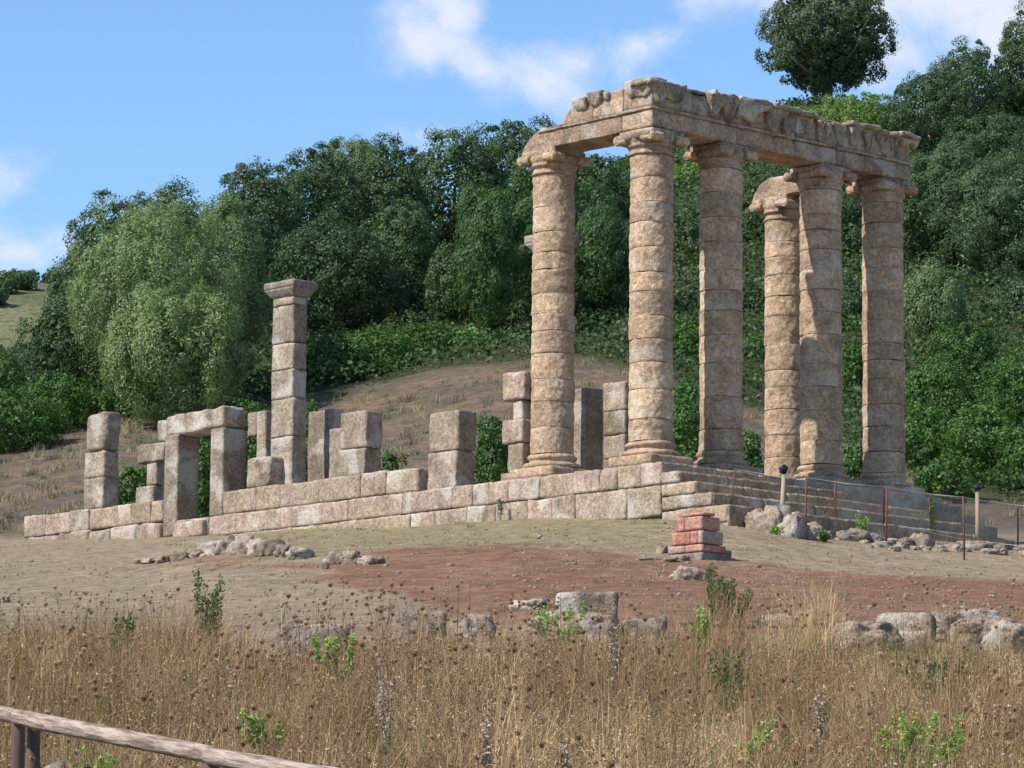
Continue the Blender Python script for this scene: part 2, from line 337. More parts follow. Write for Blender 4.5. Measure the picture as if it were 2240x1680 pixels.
SHORTG = attr_mat('short_dry_grass', (.20, .19, .075), (.40, .33, .19), trans=.2)

# ------------------------------------------------------------------ terrain mesh
def build_terrain():
    da = np.unique(np.round(np.concatenate([np.linspace(-.9, -.16, 14), np.linspace(-.16, .16, 190), np.linspace(.16, .9, 14)]), 5))
    dd = np.concatenate([[-40, -10, 1, 4], np.arange(8, 26, 1.0), np.geomspace(26, 60, 150), np.geomspace(60.2, 100, 170), np.geomspace(101, 230, 110), np.linspace(235, 420, 14)])
    A, D = np.meshgrid(da, dd); Yp = D; Xp = A*np.maximum(D, 30)*1.0
    Xp = np.where(D < 30, A*30, A*D)
    zz = ground(Xp.ravel(), Yp.ravel())
    V = np.stack([Xp.ravel(), Yp.ravel(), zz], 1)
    na, nd = len(da), len(dd)
    I = np.arange(na*nd).reshape(nd, na)
    F = np.stack([I[:-1, :-1].ravel(), I[:-1, 1:].ravel(), I[1:, 1:].ravel(), I[1:, :-1].ravel()], 1)
    x, y = V[:, 0], V[:, 1]; a = x/np.maximum(y, 1)
    P = np.stack([x, y, 0*x], 1); nn = fbm(P*.35, 21, 3)+.6*fbm(P*1.3, 22, 3)
    ss = lambda q, lo, hi: np.clip((q-lo)/(hi-lo), 0, 1)**2*(3-2*np.clip((q-lo)/(hi-lo), 0, 1))
    # bare red earth: a broad apron right of centre and a tongue running left below the rock row
    lo = np.interp(a, [-.11, -.09, -.07, -.04, -.02, .0, .03, .06, .1, .16], [73.5, 71, 67.5, 62, 55, 50.5, 49, 49, 49, 49])
    hi = np.interp(a, [-.11, -.09, -.07, -.05, -.03, -.01, .02, .05, .07, .1, .16], [75.5, 73.0, 69.5, 67.5, 70.5, 71.3, 69, 67, 66.5, 66, 65])
    red = ss(y+nn*3.0, lo-1.6, lo+1.6)*(1-ss(y+nn*2.6, hi-2.0, hi+1.6))*ss(a, -.112, -.095)
    grass = ss(y+nn*1.5, 68, 71)*(1-ss(y, 92, 96))*ss(a, -.085, -.055)*(1-ss(a, .035, .055))*(.8+.2*nn)
    grass = np.maximum(grass, (1-ss(y, 46, 52))*.25)
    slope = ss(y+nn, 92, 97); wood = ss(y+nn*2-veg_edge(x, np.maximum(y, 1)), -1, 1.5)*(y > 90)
    litter = .75-.75*ss(y+nn*1.5, np.interp(a, [-.15, -.09, -.06, 0, .03, .1], [45, 44, 43, 44, 45, 43]), np.interp(a, [-.15, -.09, -.06, 0, .03, .1], [50, 49, 47, 48, 49, 47]))
    # the podium and what stands on it: same soil
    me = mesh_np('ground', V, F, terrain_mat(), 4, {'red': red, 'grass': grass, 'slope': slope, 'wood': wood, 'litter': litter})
    tag(obj('ground', me), kind='structure')
build_terrain()

def far_hill():
    m, nt, b = mat('far_hill_scrub'); g = N(nt, 'ShaderNodeNewGeometry'); P = g.outputs['Position']
    c = mix(nt, ramp(nt, noise(nt, P, .12, 5), .4, .6), (.13, .145, .065), (.20, .19, .10))
    z = N(nt, 'ShaderNodeSeparateXYZ'); nt.links.new(P, z.inputs[0])
    br = ramp(nt, math_(nt, 'ADD', z.outputs[2], math_(nt, 'MULTIPLY', noise(nt, P, .15, 4), 8.0)), 52.5, 54.5, 1, 0)
    c = mix(nt, br, c, (.30, .225, .17)); c = mix(nt, ramp(nt, noise(nt, P, .9, 5, .7), .5, .62, 0, .7), c, (.045, .075, .035))
    nt.links.new(c, b.inputs['Base Color']); bump(nt, b, noise(nt, P, 1.2, 6, .7), 1, .6)
    xs = np.linspace(-150, 60, 90); ys = np.linspace(250, 620, 60); Xg, Yg = np.meshgrid(xs, ys)
    P_ = np.stack([Xg.ravel(), Yg.ravel(), 0*Xg.ravel()], 1)
    t = np.clip((Yg.ravel()-250)/130, 0, 1)
    crest = np.interp(Xg.ravel(), [-150, -60, -40, -20, 60], [68, 69.0, 67.2, 64.5, 54])
    zz = 20+(crest-20)*(t*t*(3-2*t))**.8+1.1*fbm(P_*.05, 5, 4)*t - np.clip(Yg.ravel()-400, 0, 999)*.12
    V = np.stack([Xg.ravel(), Yg.ravel(), zz], 1); I = np.arange(V.shape[0]).reshape(60, 90)
    F = np.stack([I[:-1, :-1].ravel(), I[:-1, 1:].ravel(), I[1:, 1:].ravel(), I[1:, :-1].ravel()], 1)
    V[:, 2] -= 2.6
    tag(obj('far_hill', mesh_np('far_hill', V, F, m)), kind='structure')
    return lambda x, y: float(np.interp(x, [-150, -60, -40, -20, 60], [68, 69.0, 67.2, 64.5, 54]))
far_hill()

# ------------------------------------------------------------------ stone shapes
def box_grid(sx, sy, sz, res):
    """closed box surface grid as verts, quads (welded)"""
    nx, ny, nz = [max(2, int(round(s/res))) for s in (sx, sy, sz)]
    idx = {}; V = []; F = []
    def vid(i, j, k):
        q = (i, j, k)
        if q not in idx: idx[q] = len(V); V.append((sx*(i/nx-.5), sy*(j/ny-.5), sz*(k/nz-.5)))
        return idx[q]
    for k, s in ((0, 0), (nz, 1)):
        for i in range(nx):
            for j in range(ny):
                q = [vid(i, j, k), vid(i+1, j, k), vid(i+1, j+1, k), vid(i, j+1, k)]; F.append(q if s else q[::-1])
    for j, s in ((0, 0), (ny, 1)):
        for i in range(nx):
            for k in range(nz):
                q = [vid(i, j, k), vid(i+1, j, k), vid(i+1, j, k+1), vid(i, j, k+1)]; F.append(q if not s else q[::-1])
    for i, s in ((0, 0), (nx, 1)):
        for j in range(ny):
            for k in range(nz):
                q = [vid(i, j, k), vid(i, j+1, k), vid(i, j+1, k+1), vid(i, j, k+1)]; F.append(q[::-1] if not s else q)
    return np.array(V), np.array(F)
_sd = [100]
def rough(V, F_n, amp, seed, freq=3.0):
    """push verts about with noise (vector)"""
    P = V*freq+seed*3.17
    D = np.stack([fbm(P, seed, 3), fbm(P+40, seed+5, 3), fbm(P+80, seed+9, 3)], 1)
    return V+D*amp
def block_geo(sx, sy, sz, r=.035, amp=.014, res=.06, seed=None, worn=0.0, freq=3.0):
    r *= .55
    if seed is None: _sd[0] += 1; seed = _sd[0]
    V, F = box_grid(sx, sy, sz, res)
    half = np.array([sx, sy, sz])/2; rr = min(r, half.min()*.9)
    # edge wear: radius grows with low-frequency noise
    rv = rr*(1+.9*np.clip(fbm(V*2.1+seed, seed, 2), -1, 1))+worn*np.clip(fbm(V*1.5+seed*2, seed+2, 2), 0, 1)
    rv = np.minimum(rv, half.min()*.95)[:, None]
    inner = np.clip(V, -(half-rv), half-rv); d = V-inner; L = np.linalg.norm(d, axis=1, keepdims=True)
    V = np.where(L > 1e-6, inner+d/np.maximum(L, 1e-6)*rv, V)
    V = rough(V, F, amp, seed, freq)
    return V+np.stack([vnoise(V*13+s_, seed+s_) for s_ in (1, 2, 3)], 1)*min(amp*.45, .008), F
def block(parent, name, x0, x1, y0, y1, z0, z1, m, gap=.006, label=None, taper=None, **kw):
    """block in the parent's axes from extents; origin at the block's centre"""
    V, F = block_geo(x1-x0-gap, y1-y0-gap, z1-z0-gap, **kw)
    if taper:
        t = (V[:, 2]/(z1-z0)+.5)[:, None]; V[:, :2] *= 1+(taper-1)*t
    me = mesh_np(name, V, F, m); o = obj(name, me, parent, ((x0+x1)/2, (y0+y1)/2, (z0+z1)/2))
    if label: o['label'] = label
    return o
def lathe(prof, seg=48, amp=.012, seed=1, freq=3.0, cap=True, dent=0.0, gain=.6):
    prof = np.array(prof, float); n = len(prof); th = np.linspace(0, 2*np.pi, seg, endpoint=False)
    V = np.stack([np.outer(prof[:, 0], np.cos(th)), np.outer(prof[:, 0], np.sin(th)), np.outer(prof[:, 1], np.ones(seg))], 2).reshape(-1, 3)
    F = []
    for i in range(n-1):
        for j in range(seg):
            a = i*seg+j; b = i*seg+(j+1) % seg; F.append((a, b, b+seg, a+seg))
    V = list(map(tuple, V))
    V = np.array(V); ndir = V*np.array([1, 1, 0]); ndir /= np.maximum(np.linalg.norm(ndir, axis=1, keepdims=True), 1e-6)
    d = fbm(V*freq+seed*5.1, seed, 4, gain)*amp
    if dent: d -= dent*np.clip(fbm(V*1.8+seed, seed+3, 2)-.25, 0, 1)
    V = V+ndir*d[:, None]; V[:, 2] += fbm(V*2.2+seed, seed+8, 2)*amp*.5
    if cap:
        c0 = len(V); V = np.vstack([V, [[0, 0, prof[0, 1]], [0, 0, prof[-1, 1]]]])
        for j in range(0, seg, 2):
            a, b, c = j, (j+1) % seg, (j+2) % seg; F.append((c0, c, b, a))
            a, b, c = [(n-1)*seg+q for q in (j, (j+1) % seg, (j+2) % seg)]; F.append((c0+1, a, b, c))
    return V, np.array(F)
def cylx(r, L, seg=20, axis=0, amp=.006, seed=1):
    V, F = lathe([(r*.75, -L/2), (r*.97, -L/2), (r, -L/2+.015), (r*.98, -L/4), (r*.96, 0), (r*.98, L/4), (r, L/2-.015), (r*.97, L/2), (r*.75, L/2)], seg, amp, seed)
    if axis == 0: V = V[:, [2, 0, 1]]
    elif axis == 1: V = V[:, [1, 2, 0]]
    return V, F
def tube(pts, rad, seg=8):
    pts = [Vector(p) for p in pts]; n = len(pts); V = []; F = []
    for i, p in enumerate(pts):
        t = (pts[min(i+1, n-1)]-pts[max(i-1, 0)]).normalized()
        a = t.orthogonal().normalized() if i == 0 else (a-t*a.dot(t)).normalized()
        b = t.cross(a); r = rad[i] if hasattr(rad, '__len__') else rad
        for j in range(seg):
            w = 2*math.pi*j/seg; V.append(tuple(p+a*(r*math.cos(w))+b*(r*math.sin(w))))
    for i in range(n-1):
        for j in range(seg):
            F.append((i*seg+j, i*seg+(j+1) % seg, (i+1)*seg+(j+1) % seg, (i+1)*seg+j))
    for base, fl in ((0, 1), ((n-1)*seg, 0)):
        for j in range(1, seg-1, 2):
            q = [base, base+j, base+j+1, base+min(j+2, seg-1)]
            if j+2 > seg-1: q = [base, base+j, base+j+1, base+j+1]; continue
            F.append(tuple(q[::-1] if fl else q))
    return np.array(V), np.array(F)

# ------------------------------------------------------------------ columns
DR = {'A': [5.32, 4.77, 4.33, 3.96, 3.44, 3.01, 2.63, 2.15, 1.6, 1.11, .57], 'B': [5.54, 5.02, 4.6, 4.06, 3.54, 3.13, 2.62, 2.13, 1.64, 1.08, .46],
      'C': [5.52, 4.98, 4.47, 3.86, 3.42, 2.98, 2.45, 1.86, 1.14, .45], 'E': [5.48, 5.14, 4.71, 4.26, 3.82, 3.32, 2.84, 2.19, 1.69, 1.17, .51],
      'F': [5.57, 5.01, 4.56, 4.05, 3.4, 2.88, 2.5, 2.08, 1.52, 1.03, .47], 'D': [5.53, 5.18, 4.76, 4.28, 3.82, 3.17, 2.59, 2.19, 1.69, 1.11, .61]}
CP = {'A': (0, 2.953), 'B': (0, 0), 'C': (2.10, 0), 'E': (5.233, 0), 'F': (7.272, 0), 'D': (7.272, 2.953)}
CL = {'A': 'leftmost round sandstone column, on the side of the podium, carrying the broken left end of the beam',
      'B': 'round sandstone column at the near corner of the podium, right under the corner of the entablature',
      'C': 'round sandstone column just right of the corner column, mostly in shade with a narrow sunlit strip',
      'E': 'round sandstone column second from the right in the front row, partly hiding the lone back column',
      'F': 'rightmost round sandstone column, under the right end of the entablature, white lichen near its foot',
      'D': 'sunlit round column in the back whose capital carries only a rounded stump of beam'}
for ci, (k, (cx_, cy_)) in enumerate(CP.items()):
    root = thing('stone_column', CL[k], 'column', TW(cx_, cy_, -.54), YAW, 'round columns of the ruined temple porch')
    zs = [6.03]+DR[k]+[0.0]
    if k == 'D': zs = zs[:-1]+[0.0, -.54]
    sdn = 50*ci+11
    for i in range(len(zs)-1):
        z1, z0 = zs[i], zs[i+1]; h = z1-z0
        rb = .462-.012*(z0/6); rt = .462-.012*(z1/6); n = max(6, int(h/.036)); e = .005+.006*((i*7+ci*3) % 5)/4
        prof = [(rb-e-.06, -h/2+.004), (rb-e, -h/2+.006), (rb-.006, -h/2+e+.004)]+[(rb+(rt-rb)*t, -h/2+h*t) for t in np.linspace(.12, .88, n)]+[(rt-.006, h/2-e-.004), (rt-e, h/2-.006), (rt-e-.06, h/2-.004)]
        V, F = lathe(prof, 96, .034, sdn+i, 6.5, True, .05, .68)
        off = .006*math.sin(i*2.3+ci), .006*math.cos(i*1.7+ci)
        obj('drum', mesh_np('drum', V, F, COLS), root, (off[0], off[1], (z0+z1)/2+.54), (0, 0, i*1.3))
    # base
    if k != 'D':
        mb = MB()
        prof = [(.46, 0.0), (.50, -.01), (.535, -.045), (.535, -.085), (.505, -.115), (.485, -.14), (.50, -.175), (.56, -.19), (.605, -.215), (.62, -.25), (.605, -.285), (.58, -.30)][::-1]
        V, F = lathe(prof, 56, .034, sdn+31, 4, True, .13); mb.add(V, F)
        V, F = block_geo(1.28, 1.28, .235, .05, .02, .07, sdn+33, .06); V[:, 2] -= .42; mb.add(V, F)
        o = obj('base', mb.mesh('base', COLS), root, (0, 0, .535))
    # capital
    cap = MB()
    prof = [(.45, 6.03), (.475, 6.035), (.485, 6.06), (.475, 6.085), (.452, 6.10), (.452, 6.17), (.475, 6.185), (.50, 6.20), (.515, 6.225), (.505, 6.25), (.49, 6.26), (.525, 6.30), (.56, 6.36), (.54, 6.42)]
    V, F = lathe(prof, 56, .010, sdn+41, 5); cap.add(V, F)
    V, F = block_geo(.955, .955, .20, .02, .010, .05, sdn+42, .03); V[:, 2] += 6.455; cap.add(V, F)
    co = obj('capital', cap.mesh('capital', ENTM if k != 'A' else COLS), root, (0, 0, .54))
    for s1 in (-1, 1):
        for s2 in (-1, 1):
            mb = MB()
            V, F = cylx(.098, .34, 20, 0, .007, sdn+44+s1+3*s2); mb.add(V+(-s1*.17, 0, 0), F)
            V, F = cylx(.094, .34, 20, 1, .007, sdn+47+s1+3*s2); mb.add(V+(-s1*.07, -s2*.10, -.004), F)
            obj('volute', mb.mesh('volute', COLS if k != 'E' else ENTM), co, (s1*.555, s2*.49, 6.365))
    if k == 'B':
        V, F = cylx(.085, 1.0, 20, 1, .02, 999); obj('volute', mesh_np('volute', V, F, CORNM), co, (-.50, 0, 6.40))

# ------------------------------------------------------------------ entablature
ent = thing('entablature', 'stone beam and broken cornice resting on five of the round columns', 'entablature', TW(0, 0, 6.56), YAW)
Z0 = 0.0; ZA = .365; ZL = .435; ZT = .93
def eblock(name, x0, x1, y0, y1, z0, z1, m=ENTM, **kw):
    kw.setdefault('r', .018); kw.setdefault('amp', .012); kw.setdefault('worn', .03)
    return block(ent, name, x0, x1, y0, y1, z0, z1, m, gap=.004, **kw)
TK = .40                                    # half thickness of the beam
# front run
xs = [-.47, 2.10, 5.233, 7.70]
for i in range(3): eblock('architrave_block', xs[i], xs[i+1], -.47, TK, Z0, ZA)
for i in range(3): eblock('architrave_fascia', xs[i]-(.035 if i == 0 else 0), xs[i+1], -.505, TK, ZA+.001, ZL, r=.012)
xf = [-.47, .75, 2.0, 3.3, 4.6, 5.9, 7.68]
for i in range(6): eblock('frieze_block', xf[i], xf[i+1], -.455, TK-.04, ZL+.001, ZT-.02-.03*(i % 2))
# side run with its broken left end
def profile_block(name, pts, x0, x1, m, seed, amp=.012):
    """outline in the side plane (y,z), extruded along x"""
    pts = np.array(pts); n = len(pts); cen = pts.mean(0)
    rings = []
    P2 = []
    for i in range(n):
        a, b = pts[i], pts[(i+1) % n]; L = np.linalg.norm(b-a); q = max(1, int(L/.07))
        for t in range(q): P2.append(a+(b-a)*t/q)
    P2 = np.array(P2); n = len(P2); V = []; F = []
    sc = [0, .5, .8, .97]; xsl = np.linspace(x0, x1, max(3, int((x1-x0)/.08)))
    ringdefs = [(s, x0) for s in sc]+[(1, x) for x in xsl[0:1]+.012]+[(1, x) for x in xsl[1:-1]]+[(1, x1-.012)]+[(s, x1) for s in sc[::-1]]
    for s, x in ringdefs:
        q = cen+(P2-cen)*max(s, .001); V += [(x, y, z) for y, z in q]
    for k in range(len(ringdefs)-1):
        for i in range(n):
            a = k*n+i; b = k*n+(i+1) % n; F.append((a, b, b+n, a+n))
    V = rough(np.array(V), None, amp, seed); c = V.mean(0)
    return obj(name, mesh_np(name, V-c, np.array(F), m), ent, c)
side = [(.40, 0), (2.45, 0), (2.46, -.20), (3.42, -.20), (3.50, -.06), (3.40, .12), (3.22, .28), (3.02, .40), (2.85, .43), (.40, .43)]
profile_block('architrave_block', [(a, b) for a, b in side], -.47, TK, ENTM, 301)
profile_block('architrave_fascia', [(.36, ZA), (2.95, ZA), (2.85, ZL), (.36, ZL)], -.505, -.46, ENTM, 302)
profile_block('frieze_block', [(.40, ZL+.002), (1.30, ZL+.002), (1.28, .95), (.40, .93)], -.455, TK-.04, ENTM, 303)
profile_block('frieze_block', [(1.31, ZL+.002), (2.24, ZL+.002), (2.12, .66), (1.95, .76), (1.86, .84), (1.30, .945)], -.455, TK-.04, ENTM, 304)
# ragged cornice pieces projecting from the frieze
def cornice(x0, x1, z0, z1, prj, seed, top=.03):
    """lump hanging on the front face"""
    w = x1-x0; V, F = block_geo(w+.02, prj+.5, z1-z0, .05, .05, .045, seed, .07, 5.0)
    z = V[:, 2]; t = np.clip(.5-z/(z1-z0), 0, 1)
    V[:, 1] += np.where(V[:, 1] < 0, t**1.5*prj*.45, 0)
    V[:, 0] *= 1-.12*t**2
    V[:, 2] += t**1.5*(.30*vnoise(np.stack([V[:, 0]*4.5+seed, 0*t, 0*t], 1), seed)+.05)
    V += np.stack([vnoise(V*9+q+seed, seed+q) for q in (1, 2, 3)], 1)*.018
    o = obj('cornice_piece', mesh_np('cornice_piece', V, F, CORNM), ent, ((x0+x1)/2, -.455-prj/2+.25-.0, (z0+z1)/2))
    return o
cl = [(-.62, .42, .62, 1.00, .16), (1.17, 1.98, .50, .99, .19), (2.0, 2.95, .49, 1.0, .21), (2.97, 3.80, .50, 1.0, .19), (3.82, 4.40, .52, .98, .14),
      (4.62, 5.02, .58, .93, .10), (5.1, 5.55, .66, .96, .10), (5.6, 6.45, .56, 1.02, .15), (6.47, 7.08, .62, .98, .10), (7.1, 7.86, .60, 1.03, .14)]
for i, (a, b, c, d, p) in enumerate(cl): cornice(a, b, c, d, p, 320+i)
for i, (a, b, c, d) in enumerate([(0.40, 1.15, .93, .99), (4.42, 5.6, .93, .985), (6.3, 7.1, .93, 1.0)]):
    eblock('cornice_slab', a, b, -.47, TK-.05, c-.01, d, CORNM, r=.03, amp=.02)
for i, (a, b, d) in enumerate([(1.15, 2.05, 1.0), (2.06, 3.02, 1.015), (3.03, 3.86, 1.01), (3.87, 4.52, .985), (5.55, 6.52, 1.02), (6.55, 7.1, .99), (7.15, 7.88, 1.03)]):
    V, F = block_geo(b-a, .64, .115, .05, .035, .045, 360+i, .05, 4.0); V[:, 1] += np.where(V[:, 1] < 0, .07*vnoise(np.stack([V[:, 0]*5+i*3, 0*V[:, 0], 0*V[:, 0]], 1), 5), 0)
    obj('cornice_slab', mesh_np('cornice_slab', V, F, CORNM), ent, ((a+b)/2, -.455-.21+.32, d-.045))
def side_cornice(y0, y1, z0, z1, prj, seed, ridge=True):
    V, F = block_geo(prj+.3, y1-y0, z1-z0, .04, .04, .04, seed, .06, 5.0)
    t = np.clip(.5-V[:, 2]/(z1-z0), 0, 1); V[:, 0] += np.where(V[:, 0] < 0, t**1.2*prj*.7, 0); V[:, 1] *= 1-.45*t**1.5
    obj('cornice_piece', mesh_np('cornice_piece', V, F, CORNM), ent, (-.455-prj/2+.15, (y0+y1)/2, (z0+z1)/2))
side_cornice(.93, 1.40, .68, .98, .14, 340); side_cornice(1.42, 1.86, .66, .92, .13, 341); side_cornice(-.60, .30, .66, 1.02, .15, 342)
side_cornice(.75, .95, .74, .93, .09, 343)
# stump of beam on the lone back column
stp = thing('beam_stump', 'rounded broken stump of stone beam on top of the lone back column', 'stone block', TW(7.272, 2.953, 6.56), YAW)
ent_keep = ent; ent = stp
profile_block('stump_block', [(-.85, .0), (-.50, .0), (-.48, -.16), (.52, -.16), (.60, -.05), (.50, .16), (.30, .36), (.05, .45), (-.40, .43), (-.62, .36), (-.70, .40), (-.86, .22)], -.47, .42, ENTM, 305)
ent = ent_keep

# ------------------------------------------------------------------ podium
pod = thing('temple_podium', 'long stone podium of the ruined temple with its front steps', 'podium', TW(0, 0, -2.6), YAW)
PZ = 2.6
def pblock(name, x0, x1, y0, y1, z0, z1, m=PODM, **kw):
    kw.setdefault('r', .018); kw.setdefault('amp', .024); kw.setdefault('worn', .055); kw.setdefault('freq', 2.4); kw.setdefault('gap', .008)
    return block(pod, name, x0, x1, y0, y1, z0+PZ, z1+PZ, m, **kw)
# hidden core so that nothing shows through the joints
pblock('rubble_core', -.62, 7.95, -.9, 20.6, -2.5, -.60, ROCKM, res=.5, worn=0)
u1 = [13.17, 11.97, 11.12, 9.74, 8.32, 7.49, 6.43]
for i in range(len(u1)-1): pblock('wall_block', -.74+.012*(i % 3), -.05, u1[i+1], u1[i], -.54, .0+.012*math.sin(i*2.1))
u2 = [20.9, 20.01, 19.06, 18.27, 17.13, 16.6, 15.86, 15.39]
for i in range(len(u2)-1): pblock('wall_block', -.74+.015*(i % 2), -.05, u2[i+1], u2[i], -.52, .0+.012*math.cos(i*2.7), worn=.12)
c1 = [-.45, .24, .76, 1.54, 2.56, 3.51, 4.12, 4.65, 5.28, 6.91, 8.72, 11.04, 12.66, 13.64, 14.84]
for i in range(len(c1)-1): pblock('wall_block', -.735-.012*((i*5) % 3), -.15, c1[i], c1[i+1], -1.02, -.54, worn=.05 if i != 1 else .22)
c2 = [-1.03, -.06, 1.45, 2.16, 2.92, 3.9, 4.78, 5.82, 6.61, 8.41, 10.64, 11.95, 13.4, 15.0]
for i in range(len(c2)-1): pblock('wall_block', -.75-.010*((i*7) % 3), -.15, c2[i], c2[i+1], -1.66, -1.022, worn=.16 if i in (1, 2) else .05)
for i, (a, b) in enumerate([(15.4, 16.3), (16.3, 17.35), (17.35, 18.2), (18.2, 19.4), (19.4, 20.7)]):
    pblock('wall_block', -.82, -.2, a, b, -1.0, -.53+.02*(i % 2), ROCKM, r=.16, amp=.05, worn=.1)
# the corner slab and the front steps
XR = 8.01
st = [(-.54, -1.06), (-.77, -1.56), (-1.02, -2.02), (-1.28, -2.48), (-1.57, -2.92)]
pblock('corner_slab', -.76, .9, -1.06, -.45, -1.01, -.54, worn=.02)
pblock('side_course', -.745, -.2, -1.54, -.47-.56, -1.02, -.775+0, worn=.0) if False else None
for i, (z, y) in enumerate(st):
    yb = -.45 if i == 0 else st[i-1][1]+.25
    xl = .9 if i == 0 else -.74
    zb = (st[i+1][0] if i < 4 else -2.3)
    nx = 6; xe = np.linspace(xl, XR+.05*i, nx+1); xe[1:-1] += np.random.RandomState(i).uniform(-.25, .25, nx-1)
    # each step is one long tread; joints are cut in as separate stones butted end to end
    mb = MB()
    for q in range(nx):
        V, F = block_geo(xe[q+1]-xe[q]-.004, yb-y, z-zb+.03, .05, .022, .06, 400+i*10+q, .05)
        V += ((xe[q]+xe[q+1])/2, (y+yb)/2+.004*((q*3+i) % 4-1.5), (z+zb)/2-.015); mb.add(V, F)
    V_c = np.array([(xl+XR)/2, (y+yb)/2, (z+zb)/2])
    mb.V = [v-V_c for v in mb.V]
    o = obj('step', mb.mesh('step', STEPM), pod, (V_c[0], V_c[1], V_c[2]+PZ)); 
# sunlit ends of the steps on the side of the podium
pblock('step_end', -.755, -.3, -1.55, -1.06, -1.01, -.775, worn=.03)
pblock('step_end', -.76, -.3, -2.01, -1.06, -1.27, -1.022, worn=.02)
pblock('step_end', -.765, -.3, -2.47, -1.06, -1.56, -1.283, worn=.02)
pblock('step_end', -.77, -.2, -2.90, -1.06, -1.92, -1.573, worn=.12)
# pale threshold stones at the side door
pblock('threshold', -.9, -.2, 13.7, 14.8, -1.0, -.62, worn=.08)

# ------------------------------------------------------------------ standing blocks on the podium
def pile(name, label, cat, blocks, m=CELLA, part='stone_block', group=None, **kw):
    x0 = min(b[0] for b in blocks); x1 = max(b[1] for b in blocks); y0 = min(b[2] for b in blocks); y1 = max(b[3] for b in blocks); zb = min(b[4] for b in blocks)
    xc, yc = (x0+x1)/2, (y0+y1)/2
    r = thing(name, label, cat, TW(xc, yc, zb), YAW, group)
    for b in blocks:
        k = dict(r=.015, amp=.018, worn=.04); k.update(kw)
        if len(b) > 6: k.update(b[6])
        block(r, part, b[0]-xc, b[1]-xc, b[2]-yc, b[3]-yc, b[4]-zb, b[5]-zb, m, **k)
    return r
pile('stone_pier', 'leftmost free-standing pier of three stacked blocks with a rounded top', 'stone pier',
     [(-.6, -.12, 17.9, 18.67, 0, .76), (-.6, -.14, 17.9, 18.66, .76, 1.40, dict(worn=.10)), (-.62, -.12, 17.86, 18.62, 1.40, 2.34, dict(r=.14, amp=.04, worn=.12))])
pile('stone_pier', 'stepped pier of grey blocks of uneven width behind the left door post', 'stone pier',
     [(3.0, 3.4, 20.6, 21.32, .0, 1.11), (3.05, 3.35, 20.55, 20.95, 1.11, 1.69+.05), (3.0, 3.4, 20.2, 21.3, 1.70, 2.16), (3.0, 3.35, 20.0, 20.4+.1, 2.17, 2.72, dict(r=.08, amp=.03))])
dr = thing('door_frame', 'stone door frame of two square posts under a worn rounded lintel', 'door frame', TW(-.42, 14.2, -.9), YAW)
block(dr, 'post', -.32, .32, .66, 1.16, 0, 2.40, CELLA, r=.015, amp=.008)
block(dr, 'post', -.32, .37, -1.03, -.56, .34, 2.40, CELLA, r=.015, amp=.008)
V, F = block_geo(.66, 2.16, .48, .10, .035, .06, 77, .14); V[:, 2] += np.where(V[:, 2] < 0, 0, 0); obj('lintel', mesh_np('lintel', V, F, CORNM), dr, (.02, .07, 2.64)).rotation_euler = (R_(-1.2), 0, 0)
pile('stone_slab', 'notched upright slab just right of the door frame, behind it', 'stone slab',
     [(1.0, 1.35, 13.75, 14.1, -.3, 2.13), (1.0, 1.3, 14.1, 14.45, 1.55, 2.12)])
pile('stone_block', 'dark rounded block lying on the wall in front of the tall square pillar', 'stone block',
     [(-.62, -.12, 11.65, 12.49, .0, .72, dict(r=.15, amp=.03, worn=.12))], m=CORNM)
# tall square pillar
tp = pile('square_pillar', 'tall square pillar of stacked blocks with a flared cap', 'pillar',
     [(-.2, .22, 11.33, 12.11, -.1, 1.19), (-.2, .21, 11.33, 12.11, 1.19, 2.07), (-.2, .22, 11.36, 12.13, 2.07, 2.74, dict(worn=.08)), (-.2, .21, 11.36, 12.12, 2.74, 3.36, dict(worn=.06)),
      (-.2, .22, 11.36, 12.12, 3.36, 4.24), (-.21, .22, 11.36, 12.10, 4.24, 4.43)])
def flared_cap(parent, cx_, cy_, z0, wx, wy, h1, h2, g):
    mb = MB(); prof = [(0, 0), (.35, .25), (.75, .75), (1, 1)]
    V, F = block_geo(wx+2*g, wy+2*g, h2, .012, .006, .06, 81); V[:, 2] += z0+h1+h2/2; mb.add(V, F)
    V, F = block_geo(wx+2*g, wy+2*g, h1, .006, .004, .05, 82); t = np.clip(V[:, 2]/h1+.5, 0, 1)
    kx = (wx+2*g*t**.8)/(wx+2*g); ky = (wy+2*g*t**.8)/(wy+2*g); V[:, 0] *= kx; V[:, 1] *= ky; V[:, 2] += z0+h1/2; mb.add(V, F)
    return obj('cap', mb.mesh('cap', CAPM), parent, (cx_, cy_, 0))
flared_cap(tp, 0, 0, 4.53, .44, .78, .20, .16, .14)
tp2 = thing('square_pillar', 'square pillar almost hidden behind the leftmost round column, only its flat cap showing', 'pillar', TW(0, 0, 0), YAW)
block(tp2, 'stone_block', 1.78, 2.22, 4.82, 5.38, -.5, 4.90, CELLA, r=.02, amp=.01, res=.10)
flared_cap(tp2, 2.0, 5.1, 4.90, .46, .52, .22, .17, .19)
pile('stone_slab', 'tall dark slab standing in the shade right of the tall square pillar', 'stone slab', [(1.2, 1.55, 11.55, 12.45, -.4, 1.98)])
pile('stone_slab', 'lower slab with a diagonal shadow right of the tall square pillar', 'stone slab', [(-.25, .0, 9.30, 9.98, -.4, 1.20)])
pile('stone_pier', 'left one of two similar two-block piers on the middle of the side wall', 'stone pier',
     [(-.60, -.12, 8.34, 9.28, .0, .61), (-.60, -.12, 8.30, 9.18, .61, 1.45)])
